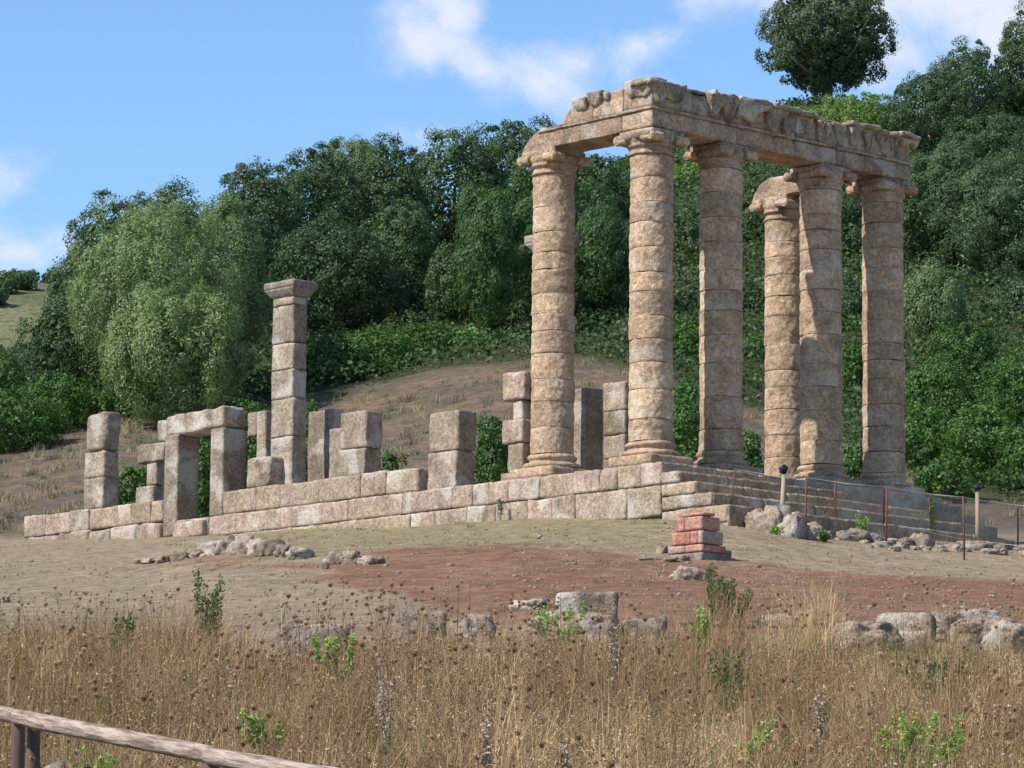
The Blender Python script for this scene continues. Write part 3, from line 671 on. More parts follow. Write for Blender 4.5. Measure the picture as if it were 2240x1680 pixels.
pile('stone_pier', 'pier of two worn square blocks halfway between tall pillar and leftmost round column', 'stone pier',
     [(-.5, .05, 5.43, 6.37, -.54, .30, dict(worn=.12)), (-.5, .04, 5.38, 6.32, .30, 1.18, dict(worn=.10, r=.05))])
pile('stone_pier', 'stepped pier of wide and narrow blocks just left of the leftmost round column', 'stone pier',
     [(-.42, .1, 3.45, 4.12, -.54, -.33), (-.40, .1, 3.45, 3.92, -.33, .29), (-.44, .08, 3.42, 4.05, .29, .80, dict(worn=.1)), (-.38, .1, 3.5, 3.78, .80, 1.22), (-.44, .04, 3.36, 4.05, 1.22, 1.83, dict(r=.04))], m=PODM)
pile('stone_slab', 'dark upright slab between the two left round columns with a thin sunlit edge', 'stone slab', [(3.0, 3.5, 4.97, 5.75, -.54, 2.0)])
pile('stone_pier', 'pier of square blocks behind and left of the corner column', 'stone pier',
     [(3.0, 3.4, 3.77, 4.46, -.54, .32), (3.0, 3.4, 3.79, 4.47, .32, .84), (3.0, 3.4, 3.78, 4.46, .84, 1.38), (3.0, 3.4, 3.78, 4.47, 1.38, 2.03)])

# ------------------------------------------------------------------ red tuff stack
sx_, sy_ = 3.33, 66.6; szg = 6.76
TUFW = stone('pale_tuff', (.44, .30, .26), (.38, .26, .22), (.41, .29, .25), .1, .1, .2)
ts = thing('tuff_stack', 'small stack of red square-cut tuff blocks on a grey footing in front of the steps', 'masonry stack', (sx_, sy_, szg), R_(42))
def tb(x0, x1, y0, y1, z0, z1, m=TUFF, nm='tuff_block', **k): return block(ts, nm, x0, x1, y0, y1, z0, z1, m, gap=.012, r=.012, amp=.005, res=.05, worn=.015, **k)
tb(.0, .62, .0, .80, -.35, .20, TUFG, 'footing')
tb(.0, .60, .0, .42, .20, .34); tb(.0, .60, .42, .86, .20, .34, m=TUFW)
tb(.0, .53, .0, .11, .34, .58, m=TUFW); tb(.0, .53, .11, .30, .34, .58); tb(.0, .53, .30, .78, .34, .58)
tb(.0, .45, .0, .44, .58, .83); tb(.0, .45, .44, .68, .58, .83)
tb(-.005, .33, -.005, .52, .83, .90)
V, F = block_geo(.34, .4, .22, .07, .04, .04, 91, .08); obj('footing', mesh_np('footing', V, F, TUFG), ts, (.74, .2, .02))
V, F = block_geo(.2, .3, .14, .05, .03, .04, 92, .05); obj('footing', mesh_np('footing', V, F, TUFG), ts, (.68, .2, .20))

# ------------------------------------------------------------------ rocks
def ico(sub):
    bm = bmesh.new(); bmesh.ops.create_icosphere(bm, subdivisions=sub, radius=1); V = np.array([v.co[:] for v in bm.verts]); F = np.array([[v.index for v in f.verts] for f in bm.faces]); bm.free(); return V, F
ICO3 = ico(4); ICO2 = ico(2)
def rock_mesh(seed, sx, sy, sz, angular=.35, m=ROCKM, sub=3):
    V, F = ICO3 if sub == 3 else ICO2
    V = np.sign(V)*np.abs(V)**(1-angular*.55)          # boxier
    d = 1+.38*fbm(V*1.4+seed*7.7, seed, 2)+.26*fbm(V*3.6+seed, seed+4, 3)-.16*np.clip(fbm(V*5+seed, seed+7, 2), 0, 1)
    V = V*d[:, None]*np.array([sx, sy, sz])
    return mesh_np('rock', V, F, m, 3)
def rock(x, y, sx, sy, sz, label, rz=None, m=ROCKM, ang=.35, name='rock', cat='rock', group=None, lift=.25):
    _sd[0] += 1; s = _sd[0]; me = rock_mesh(s, sx, sy, sz, ang, m); me.name = name
    o = obj(name, me, None, (x, y, gz(x, y)+sz*lift), (0, 0, (s*1.7) % 6.28 if rz is None else rz)); return tag(o, label, cat, group)
row = [(-6.96, 74.0, .30, .07), (-6.6, 73.5, .22, .08), (-6.25, 73.0, .26, .12), (-5.95, 72.8, .22, .10), (-5.65, 72.6, .30, .17), (-5.3, 72, .30, .2), (-4.98, 71.4, .26, .2), (-4.68, 70.9, .26, .17), (-4.38, 70.3, .28, .19), (-4.12, 69.9, .22, .14), (-3.82, 69.3, .26, .14)]
rl = ['flat pale rock at the far left end of the rock row', 'low pale rock second from the left in the rock row', 'grey rock in the left part of the rock row', 'low grey rock between bigger ones in the left part of the rock row',
      'pale rounded rock near the middle of the rock row', 'big pocked rock in the middle of the rock row', 'pale rock with a dark hollow under it in the rock row', 'brown rock right of the middle of the rock row',
      'big knobbly rock in the right half of the rock row', 'small brown rock near the right end of the rock row', 'dark rock at the right end of the rock row']
for (x, y, s, h), l in zip(row, rl): rock(x, y, s, s*.8, h*1.25, l)
rock(-3.05, 67.2, .26, .2, .16, 'pale orange knobbly rock lying alone right of the rock row'); rock(-2.78, 67.0, .20, .18, .17, 'grey and orange rock in the middle of the short row on the red earth'); rock(-2.42, 66.6, .22, .2, .11, 'low dark rock at the right end of the short row on the red earth')
rock(-3.2, 65.9, .07, .07, .08, 'small white stone beside the short rock row'); rock(-8.2, 62, .14, .1, .08, 'small grey rock on the dry earth at the left edge')
STONE_TOP = [(0.99, 4.59), (0.8, 4.22), (1.64, 4.21), (-2.32, 3.81), (-1.15, 4.21), (-0.43, 4.19), (3.49, 4.41), (3.84, 4.46), (4.3, 4.03), (4.94, 4.26), (4.79, 3.94), (5.8, 4.39), (5.89, 4.2), (6.05, 3.98)]
for i, (x, y, sx, sy, sz, rz, m, lab) in enumerate([
  (1.02, 49.2, .39, .2, .155, -.05, CORNM, 'long grey squared block lying on red earth below the temple'),
  (.78, 48.2, .50, .25, .10, -.15, ROCKM, 'low pale stone just in front of the long grey squared block'),
  (1.5, 48.4, .30, .2, .09, 0, ROCKM, 'low pale stone at the right foot of the long grey squared block'),
  (-2.28, 45.2, .42, .3, .24, .05, ROCKM, 'big pale flat-topped block in the dry weeds left of centre'),
  (-1.12, 48.0, .34, .25, .17, .1, ROCKM, 'pale broken block in the weeds left of the long grey block'),
  (-.45, 48.2, .22, .2, .12, .1, ROCKM, 'small pale block in the weeds just left of centre'),
  (3.25, 50.2, .30, .2, .09, .0, ROCKM, 'long low curb stone lying right of the yellow-green weed'),
  (3.75, 50.0, .26, .2, .13, .0, ROCKM, 'low curb stone behind the tall straw tuft'),
  (4.35, 46.6, .34, .3, .22, .2, ROCKM, 'rounded pocked boulder on the right in front of the white-ended block'),
  (4.98, 48.0, .36, .22, .20, -.2, CORNM, 'squared block with a white broken end, right side'),
  (4.85, 46.8, .26, .2, .13, .1, COLS, 'pinkish brown block below the white-ended block'),
  (5.6, 49.0, .42, .25, .17, 0, ROCKM, 'long flat-topped stone behind the rubble at the right edge'),
  (6.0, 47.8, .42, .3, .18, .2, ROCKM, 'rough pale boulder near the right edge behind the weeds'),
  (6.35, 46.2, .30, .3, .17, .4, ROCKM, 'rough boulder cut by the right edge of the photo')]):
    _sd[0] += 1
    x, ztop = STONE_TOP[i]; zb = gz(x, y)-.10; sz = max((ztop-zb)/2, .06)
    if m is ROCKM and i not in (3, 4): me = rock_mesh(_sd[0], sx, sy, sz, .75)
    else:
        V, F = block_geo(sx*2, sy*2, sz*2, .06, .035, .05, _sd[0], .12, 3.5); me = mesh_np('stone_block', V, F, m)
    tag(obj('stone_block', me, None, (x, y, zb+sz), (0, 0, rz)), lab, 'stone block')
rock(4.83-.16, 47.85, .13, .1, .2, 'white crumbling stone leaning on the end of a squared block', m=CORNM) if False else None
rock(2.85, 61.5, .22, .2, .16, 'pinkish boulder below the red tuff stack'); rock(2.75, 66.2, .30, .12, .045, 'flat white slab lying left of the red tuff stack'); rock(2.35, 66.4, .22, .1, .03, 'thin white slab left of the flat white slab')
rock(3.0, 66.3, .12, .1, .08, 'pale grey stone at the foot of the red tuff stack'); rock(2.72, 68.3, .12, .1, .12, 'white stone poking out behind the red tuff stack'); rock(.3, 54.5, .28, .2, .1, 'smooth reddish boulder half sunk in the red earth')
# rubble below the wire fence, foundation stones along the steps
rr = random.Random(4)
big = [(4.95, 76.6, .26, .30), (5.25, 76.2, .34, .42), (5.6, 76.0, .30, .38), (5.95, 76.3, .28, .28), (4.7, 76.9, .24, .22)]
bl = ['rounded grey boulder just left of the near lamp post', 'biggest pocked boulder at the foot of the near lamp post', 'tall pocked boulder just right of the near lamp post', 'boulder behind the second rusty fence post', 'low boulder nearest the corner of the steps']
for (x, y, s, h), l in zip(big, bl): rock(x, y, s, s*.8, h, l, lift=.3)
for i in range(18):
    t = i/17; x = 5.45+t*5.6+rr.uniform(-.1, .1); y = 76.75+t*5.2+rr.uniform(-.25, .1); s = rr.uniform(.12, .26)
    rock(x, y, s*1.2, s*.8, s*rr.uniform(.5, .9), 'rough foundation stone among others along the foot of the front steps', group='foundation stones along the foot of the steps')
for i in range(44):
    t = rr.random(); x = 7.2+t*5+rr.gauss(0, .2); y = 75.5+1.2*t+rr.gauss(0, .8)-(.0); s = abs(rr.gauss(0, .05))+.06
    rock(x, y, s*1.4, s, s*.7, 'small grey stone in the rubble strewn below the wire fence', group='rubble stones below the fence')
def pebbles():
    mb = MB(); V0, F0 = ICO2; V0s, F0s = ico(1); r = np.random.RandomState(3); n = 4200
    a = r.uniform(-.15, .15, n); d = 44+r.beta(1.3, 1.2, n)*33; x = a*d
    keep = (r.rand(n) < np.where(x > 0, .9, .45)); x = x[keep]; d = d[keep]; z = ground(x, d)
    for i in range(len(x)):
        s = .007+abs(r.normal(0, .010))+(.03*r.rand() if r.rand() < .06 else 0); V = V0s*(1+.3*r.uniform(-1, 1, (len(V0s), 1)))*np.array([s*1.3, s, s*.7]); mb.add(V+(x[i], d[i], z[i]+s*.2), F0s)
    tag(obj('loose_gravel', mb.mesh('loose_gravel', ROCKM)), kind='stuff')['label'] = 'small loose stones scattered over the bare earth'
pebbles()

# ------------------------------------------------------------------ wire fence
def fence():
    f1b = [(4.37, 77.0), (5.89, 76.5), (7.40, 75.5), (8.71, 73.5), (10.2, 71.5)]; t1 = [(4.52, 77.0, 9.73), (5.91, 76.5, 9.52), (7.43, 75.5, 9.22), (8.70, 73.5, 8.79), (10.2, 71.5, 8.35)]
    f2b = [(6.67, 79.0), (7.8, 80.0), (8.88, 81.0), (10.92, 82.4), (12.9, 83.6)]; t2 = [(6.71, 79.0, 9.75), (7.8, 80., 9.76), (8.9, 81, 9.74), (10.93, 82.4, 9.69), (12.9, 83.6, 9.6)]
    r = thing('wire_fence', 'tall rusty iron posts with a top wire, running downhill in front of the steps', 'fence', (4.37, 77, gz(4.37, 77)))
    r2 = thing('wire_fence', 'wire-mesh fence on rusty posts hugging the foot of the steps, behind the longer fence', 'fence', (6.67, 79, gz(6.67, 79)))
    for root, bs, tp_, mesh_h in ((r, f1b, t1, None), (r2, f2b, t2, 1)):
        L = root.location
        tops = [Vector(t) for t in tp_]; bots = [Vector((b[0], b[1], gz(*b)-.05)) for b in bs]
        for a, b in zip(bots, tops):
            V, F = tube([a, a+(b-a)*.5, b], .019, 6); obj('post', mesh_np('post', V-np.array(a), F, RUST), root, a-L)
        # strut on some posts
        for a, b in list(zip(bots, tops))[(0 if mesh_h else 99)::1][:3]:
            p = a+(b-a)*.72; q = p+Vector((-.30, -.12, -.45)); V, F = tube([p, q], .012, 5); obj('brace', mesh_np('brace', V-np.array(p), F, RUST), root, p-L)
        mb = MB()
        full = mesh_h is not None
        P0 = [(a, b) for a, b in zip(bots, tops)]
        if not full: P0 = P0[:1]+[(Vector((6.69, 79.0, gz(6.7, 79))), Vector((6.71, 79.0, 9.75)))] if False else P0
        for (a0, b0), (a1, b1) in zip(P0[:-1], P0[1:]):
            V, F = tube([b0-Vector((0, 0, .02)), (b0+b1)/2-Vector((0, 0, .05)), b1-Vector((0, 0, .02))], .006, 4); mb.add(V, F)
            if not full: continue
            n = int((b1-b0).length/.055); h = (b0-a0).length
            for sgn in (0, 1):
                for i in range(-int(h/.055), n):
                    # diagonal wires of the mesh
                    t0, t1_ = i/n, i/n+h/(b1-b0).length*.9
                    c0, c1_ = max(t0, 0), min(t1_, 1)
                    if c1_ <= c0: continue
                    v0, v1 = (c0-t0)/(t1_-t0), (c1_-t0)/(t1_-t0)
                    if sgn: v0, v1 = 1-v0, 1-v1
                    p = (a0.lerp(a1, c0)).lerp(b0.lerp(b1, c0), v0); q = (a0.lerp(a1, c1_)).lerp(b0.lerp(b1, c1_), v1)
                    V, F = tube([p, q], .0032, 3); mb.add(V, F[:3] if len(F) > 3 else F)
        mb.V = [v-np.array(L) for v in mb.V]
        obj('wire_mesh' if full else 'top_wire', mb.mesh('wire_mesh', WIREM), root, (0, 0, 0))
    V, F = tube([(8.0, 80.3, 9.0), (9.2, 78.8, 8.55), (10.6, 75.2, 7.95)], .006, 4); c = V.mean(0)
    obj('guy_wire', mesh_np('guy_wire', V-np.array(r2.location), F, WIREM), r2)
fence()
def lamp_post(b, t, lab, size, tilt):
    b = Vector(b); b.z = gz(b.x, b.y)-.1; t = Vector(t)
    r = thing('lamp_post', lab, 'lamp post', b)
    V, F = tube([(0, 0, 0), tuple((t-b)*.5), tuple(t-b)], [.055, .05, .042], 10); obj('post', mesh_np('post', V, F, WOODP), r)
    s = size
    hs = obj('spotlight', None, r, t-b+Vector((0, 0, .10)));
    V, F = lathe([(s*.55, -s*.8), (s*.8, -s*.75), (s*.95, -s*.3), (s, s*.55), (s*1.12, s*.6), (s*1.12, s*.75), (s*.9, s*.75), (s*.88, s*.62), (.01, s*.6)], 16, 0, 3); V = V[:, [0, 2, 1]]*np.array([1, -1, 1])
    me = mesh_np('spotlight', V, F[:, ::-1], BLACKM); hs2 = obj('spotlight', me, r, t-b+Vector((0, 0, s*1.1+.03)), (R_(tilt), 0, R_(25)))
    bpy.data.objects.remove(hs)
    V, F = lathe([(.01, -.004), (s*.86, -.004), (s*.86, .004), (.01, .004)], 16, 0, 4); V = V[:, [0, 2, 1]]
    obj('lens', mesh_np('lens', V, F, GLASSM), hs2, (0, -s*.66, 0))
    V, F = tube([(-s*1.15, 0, s*1.1), (-s*1.15, 0, .02), (0, 0, -.02), (s*1.15, 0, .02), (s*1.15, 0, s*1.1)], .008, 5); obj('bracket', mesh_np('bracket', V+np.array(t-b), F, WIREM), r)
lamp_post((5.46, 77.4, 0), (5.53, 77.4, 9.66), 'leaning wooden post with a dark blue-black spotlight, near the corner of the steps', .085, 150)
lamp_post((9.96, 81.6, 0), (9.96, 81.6, 9.84), 'pale wooden post with a small spotlight towards the right edge', .062, 200)

# ------------------------------------------------------------------ log rail fence, bottom left
lf = thing('log_fence', 'weathered round-log handrail on short posts crossing the bottom left corner', 'fence', (-3.17, 25, gz(-3.17, 25)))
def log(p, q, r0_, r1_, seed, m=RAILM, name='rail', parent=lf):
    p, q = Vector(p), Vector(q); L = (q-p).length; n = int(L/.06)
    prof = [(r0_*.80, 0), (r0_*.97, .004)]+[(r0_+(r1_-r0_)*t+.0, .012+(L-.024)*t) for t in np.linspace(0, 1, n)]+[(r1_*.97, L-.004), (r1_*.8, L)]
    V, F = lathe(prof, 28, .0045, seed, 6.0)
    # long drying cracks
    th = np.arctan2(V[:, 1], V[:, 0]); rad = np.linalg.norm(V[:, :2], axis=1)
    cr2 = np.exp(-((th-.9-.12*fbm(np.stack([V[:, 2]*2, 0*th, 0*th], 1), seed, 2))/.10)**2)*np.clip(fbm(np.stack([V[:, 2]*1.1, 0*th+4, 0*th], 1), seed+2, 2)+.3, 0, 1)
    V[:, :2] *= (1-.22*cr2)[:, None]; V[:, 0] += .018*np.sin(V[:, 2]*.9+seed)
    d = (q-p).normalized(); quat = d.to_track_quat('Z', 'Y'); V = V[:, :]
    if name == 'rail':      # length along local X so that the grain texture runs along the log
        quat = d.to_track_quat('X', 'Z'); V = V[:, [2, 0, 1]]
    o = obj(name, mesh_np(name, V, F, m), parent, p-lf.location); o.rotation_mode = 'QUATERNION'; o.rotation_quaternion = quat; return o
log((-4.6, 27.5, 1.85), (-3.19, 25.03, 1.50), .047, .049, 3); log((-3.175, 25.0, 1.493), (-1.64, 21.25, 1.07), .054, .050, 4); log((-1.625, 21.21, 1.063), (-.2, 17.9, .70), .050, .054, 5)
for x, y, z in ((-3.175, 25.02, 1.45), (-1.62, 21.22, 1.02)):
    log((x, y, gz(x, y)-.2), (x, y, z), .050, .046, 6, RAILP, 'post')
log((-3.09, 25.22, gz(-3.1, 25)-.2), (-3.09, 25.22, 1.44), .05, .045, 7, RAILP, 'post')
lg = thing('loose_log', 'pale cut log end lying behind the left post of the handrail', 'log', (-3.1, 24.6, .9)); 
lg.location = (-3.05, 24.4, gz(-3.05, 24.4))
V, F = lathe([(.03, 0), (.058, .01), (.063, .08), (.066, .30), (.06, .45), (.03, .46)], 20, .016, 8, 7); me = mesh_np('trunk_piece', V, F, ROCKM)
o = obj('log_body', me, lg, Vector((-3.20, 24.35, 0.93))-lg.location); o.rotation_euler = (R_(10), R_(62), R_(10))

# ------------------------------------------------------------------ foliage
def leaves(cen, rad, n, leaf, seed, aspect=.6, droop=0.0, puff=.5, inner=.22, stretch=1.0, lobes=None, lobe_r=None):
    """crown made of many leaf puffs set over an uneven dome, with loose leaves inside"""
    r = np.random.RandomState(seed); rad = np.array(rad, float); R = (rad[0]*rad[1]*rad[2])**(1/3.)
    nl = lobes or int(np.clip(4.2*(R/puff)**2, 8, 170))
    k = np.arange(nl)+.5; ph = np.arccos(1-2*k/nl); th = np.pi*(1+5**.5)*k+r.rand()*6
    D = np.stack([np.cos(th)*np.sin(ph), np.sin(th)*np.sin(ph), np.cos(ph)], 1)+r.normal(0, .10, (nl, 3))
    D /= np.linalg.norm(D, axis=1, keepdims=True)
    big = 1+(.55 if droop > .5 else .26)*fbm(D*1.7+seed, seed, 2)[:, None]
    C = D*np.clip(rad-puff*.75, rad*.55, None)*big*(.86+.18*r.rand(nl, 1)); LR = puff*(.5+1.0*r.rand(nl)**1.3)*min(1, R/puff*.6); LR = np.where(r.rand(nl) < .06, .4*LR, LR)
    li = r.randint(0, nl, n); d = r.normal(0, 1, (n, 3)); d /= np.linalg.norm(d, axis=1, keepdims=True)
    flip = (d*D[li]).sum(1) < -.25; d[flip] *= -1
    s2 = r.normal(0, 1, (nl, 9, 3)); s2 /= np.linalg.norm(s2, axis=2, keepdims=True); sub = s2[li, r.randint(0, 9, n)]
    sub = np.where(((sub*D[li]).sum(1) < 0)[:, None], -sub, sub)
    off = (sub*.62+d*.52*(.35+.65*r.rand(n, 1)**.5)); off[:, 2] *= stretch
    P = C[li]+off*LR[li][:, None]; nrm = sub*.4+d*.7+D[li]*.3
    inn = r.rand(n) < inner; P[inn] = (d[inn]*(.50+.34*r.rand(inn.sum(), 1)))*rad; nrm[inn] = r.normal(0, 1, (inn.sum(), 3))+d[inn]
    nrm = nrm+r.normal(0, .5, (n, 3)); nrm /= np.linalg.norm(nrm, axis=1, keepdims=True)
    t = np.cross(nrm, r.normal(0, 1, (n, 3)))
    if droop: t = t*(1-droop)+droop*np.array([.35, 0, 1.0])*np.linalg.norm(t, axis=1, keepdims=True); t -= nrm*(t*nrm).sum(1, keepdims=True)
    t /= np.maximum(np.linalg.norm(t, axis=1, keepdims=True), 1e-6); b = np.cross(nrm, t)
    s = leaf*(.55+.8*r.rand(n, 1)); s[inn] *= 1.8
    V = np.stack([P-t*s*.5, P+b*s*.5*aspect-t*s*.05, P+t*s*.5, P-b*s*.5*aspect-t*s*.05], 1).reshape(-1, 3)
    F = np.arange(4*n).reshape(n, 4); pt = r.rand(nl)[li]*.45; tint = np.repeat(np.clip(pt+.6*r.rand(n), 0, 1), 4)
    return V+np.array(cen), F, tint, (C+np.array(cen))
STY = {'oak': dict(leaf=.088, aspect=.75, dens=2.8, puff=.50, inner=.2), 'lone': dict(leaf=.125, aspect=.75, dens=3.4, puff=.62), 'olive': dict(leaf=.12, aspect=.30, dens=5.2, droop=.45, puff=.5, stretch=1.7, inner=.15),
       'darkolive': dict(leaf=.12, aspect=.32, dens=4.8, droop=.4, puff=.6, stretch=1.2), 'cypress': dict(leaf=.14, aspect=.28, dens=4.6, droop=.6, puff=.5, stretch=1.5), 'bush': dict(leaf=.075, aspect=.75, dens=2.4, puff=.34), 'pale': dict(leaf=.115, aspect=.85, dens=2.2, puff=.32),
       'bright': dict(leaf=.12, aspect=.75, dens=2.0)}
def plant(kind, X_, Y_, Zc, rx, rz, lab, seed, tree=True):
    st = dict(STY[kind]); dens = st.pop('dens'); over = 1.13
    ry = max(rx, rz)*.85; g = gz(X_, Y_)
    if kind != 'lone':
        low = Zc-rz
        if not tree:
            ext = max(low-g+.25, 0); Zc -= ext/2; rz += ext/2
        else:                          # let the crown reach further down than what shows
            ext = max(low-g-(.35 if kind != 'olive' else .9), 0)*.85; Zc -= ext/2; rz += ext/2
    base = Vector((X_, Y_, min(g, Zc-rz*.6)-.1))
    r_ = thing('tree' if tree else 'bush', lab, 'tree' if tree else 'bush', base, 0)
    cen = (0, 0, Zc-base.z); rad = (rx*(1.0 if kind == 'lone' else over*1.04), ry*over, rz*1.0)
    area = 4*math.pi*(((rx*ry)**1.6+(rx*rz)**1.6+(ry*rz)**1.6)/3)**(1/1.6)
    n = int(dens*area/(st['leaf']**2*st['aspect']))
    n = min(n, 60000)
    V, F, tint, C = leaves(cen, rad, n, seed=seed, **st)
    if kind == 'lone':
        for (ox, oz, qx, qz, nn_) in ((-.5, -.72, 1.6, 1.3, 7000), (.9, -.60, 1.7, 1.1, 6000)):
            V2, F2, t2, C2 = leaves((ox, 0, cen[2]+oz*rz), (qx, 1.5, qz), nn_, .125, seed+int(ox*10)+50, puff=.5); V = np.vstack([V, V2]); tint = np.concatenate([tint, t2])
    keep = V.reshape(-1, 4, 3)[:, :, 2].min(1) > .02
    V = V.reshape(-1, 4, 3)[keep].reshape(-1, 3); tint = tint.reshape(-1, 4)[keep].ravel(); F = np.arange(len(V)).reshape(-1, 4)
    m = LEAF['bright'] if lab.startswith('bright yellow') or lab.startswith('bright green') or lab.startswith('small bright') else LEAF[kind]
    obj('crown' if tree else 'foliage', mesh_np('crown', V, F, m, 4, {'tint': tint}, True), r_)
    mb = MB(); r = random.Random(seed); h = cen[2]
    trr = max(.05, rx*.085)
    top = Vector((0, 0, h-rz*.15)); lean = Vector((r.uniform(-.1, .1)*rx, 0, 0))
    V, F = tube([Vector((0, 0, -.2)), Vector((0, 0, (h-rz)*.5 if h > rz else .1))+lean, top], [trr*1.3, trr, trr*.6], 8); mb.add(V, F)
    for c in C[:: (3 if kind == 'lone' else max(3, len(C)//9))]:
        c = Vector(c); s0 = Vector((0, 0, (h-rz*.75) if h > rz else h*.3))
        V, F = tube([s0, s0.lerp(c, .5)+Vector((0, 0, -.12*rz)), c], [trr*.55, trr*.35, trr*.12], 5); mb.add(V, F)
    if kind == 'lone':                    # bare limbs reaching out low on the left
        for tx, tz in ((-2.9, -2.0), (-2.3, -2.75), (-3.3, -1.3)):
            s0 = Vector((-.1, 0, h-rz*.92)); e = Vector((tx, -.4, h+tz)); V, F = tube([s0, s0.lerp(e, .35)+Vector((0, 0, .1)), s0.lerp(e, .7)+Vector((0, 0, .25)), e], [.09, .06, .04, .02], 5); mb.add(V, F)
            Vl, Fl, tl, _ = leaves(e, (.45, .4, .3), 260, .12, seed+int(tx*10)+90, puff=.2, lobes=8); obj('leaf_spray', mesh_np('leaf_spray', Vl, Fl, m, 4, {'tint': tl}), r_)
    obj('trunk' if tree else 'stem', mb.mesh('trunk', BARK), r_)
TREES = [
('oak', -15.18, 136, 22.85, 1.54, 2.1, 'dark oak at the far left edge of the wood, crown thinning against the sky'),
('oak', -15.13, 142, 25.91, 1.52, 2.15, 'dark oak rising behind the left shoulder of the big pale olive tree'),
('oak', -13.56, 148, 28.05, 1.67, 1.83, 'dark oak top showing just above the crown of the big pale olive tree'),
('oak', -14.95, 128, 20.1, 1.37, 1.83, 'dark oak low on the left below the edge of the wood'),
('olive', -11.65, 124, 21.39, 2.62, 3.02, 'large pale grey-green olive tree left of the tall square pillar'),
('olive', -9.77, 128, 22.88, 1.37, 2.05, 'pale olive crown touching the dark oaks, just left of the tall square pillar'),
('olive', -10.85, 121, 18.84, 2.09, 1.91, 'low drooping olive mass above the door frame'),
('oak', -10.2, 150, 27.97, 1.78, 3.17, 'dark oak directly above and left of the tall square pillar'),
('oak', -8.16, 154, 29.97, 1.74, 2.61, 'dark oak on the skyline right above the tall square pillar cap'),
('olive', -6.76, 160, 32.48, 1.62, 1.71, 'pale green olive top on the skyline between dark oaks'),
('oak', -6.62, 140, 24.54, 2.16, 2.41, 'broad dark oak behind and right of the tall square pillar'),
('oak', -5.17, 156, 31.14, 1.48, 2.26, 'dark oak standing highest left of the notch in the skyline'),
('oak', -4.39, 144, 26.24, 1.37, 2.23, 'dark oak whose right side lets small patches of sky through'),
('oak', -2.5, 160, 32.77, 2.19, 1.95, 'oak on the skyline right of the notch, lighter green crown'),
('oak', 0.31, 162, 33.5, 2.31, 2.26, 'oak on the skyline just left of the leftmost round column'),
('oak', -2.16, 136, 23.88, 0.97, 1.21, 'small greyish oak below the sky gaps in the wood'),
('cypress', -0.93, 134, 24.69, 1.04, 2.31, 'feathery mid-green juniper left of the leftmost round column'),
('cypress', 1.04, 138, 26.12, 1.39, 2.21, 'feathery mid-green juniper behind the leftmost round column'),
('cypress', 3.16, 136, 24.67, 1.21, 1.94, 'feathery juniper seen between the two left round columns'),
('oak', 3.28, 156, 31.56, 1.62, 1.3, 'dark oak under the short side of the entablature'),
('bush', 9.09, 176, 34.73, 1.88, 2.46, 'bright yellow-green bush seen under the entablature'),
('oak', 7.2, 150, 27.34, 1.43, 2.41, 'dark oak seen between the second and third round columns'),
('oak', 10.37, 154, 29.42, 1.46, 2.65, 'dark oak behind the round column standing alone in the back'),
('oak', 13.0, 150, 27.85, 1.07, 2.85, 'dark oak seen between the two rightmost round columns'),
('oak', 7.79, 138, 22.88, 1.8, 1.64, 'dark oak low behind the middle columns'),
('oak', 12.19, 136, 22.42, 2.02, 1.78, 'dark oak low behind the two rightmost columns'),
('bush', 17.3, 190, 40.9, 2.6, 2.26, 'bright green bush under the lone tree on the ridge'),
('bush', 16.07, 196, 43.09, 1.4, 0.87, 'small bright bush at the foot of the lone tree on the ridge'),
('oak', 20.78, 188, 41.44, 2.12, 2.68, 'dark oak on the skyline right of the lone tree'),
('oak', 23.21, 192, 43.53, 1.83, 2.74, 'tall dark oak whose top stands above its neighbours near the right edge'),
('oak', 27.01, 194, 45.34, 2.08, 3.34, 'highest dark oak, cut by the right edge of the photo'),
('oak', 22.53, 176, 36.64, 2.51, 2.3, 'broad dark oak on the slope at the right edge'),
('oak', 17.94, 172, 34.39, 1.94, 1.94, 'dark oak just past the right end of the entablature'),
('darkolive', 16.64, 146, 28.58, 2.0, 2.43, 'grey-green feathery oak right of the rightmost column'),
('darkolive', 18.84, 144, 27.23, 2.14, 2.82, 'large grey-green feathery tree at the right edge'),
('olive', 14.4, 130, 22.17, 1.08, 1.16, 'small pale olive right of the rightmost column'),
('oak', 18.42, 136, 22.64, 1.54, 1.62, 'dark oak in the shade at the right edge above the bushes'),
('lone', 17.76, 214, 52.04, 3.88, 3.18, 'lone round tree standing on the ridge against the sky'),
]
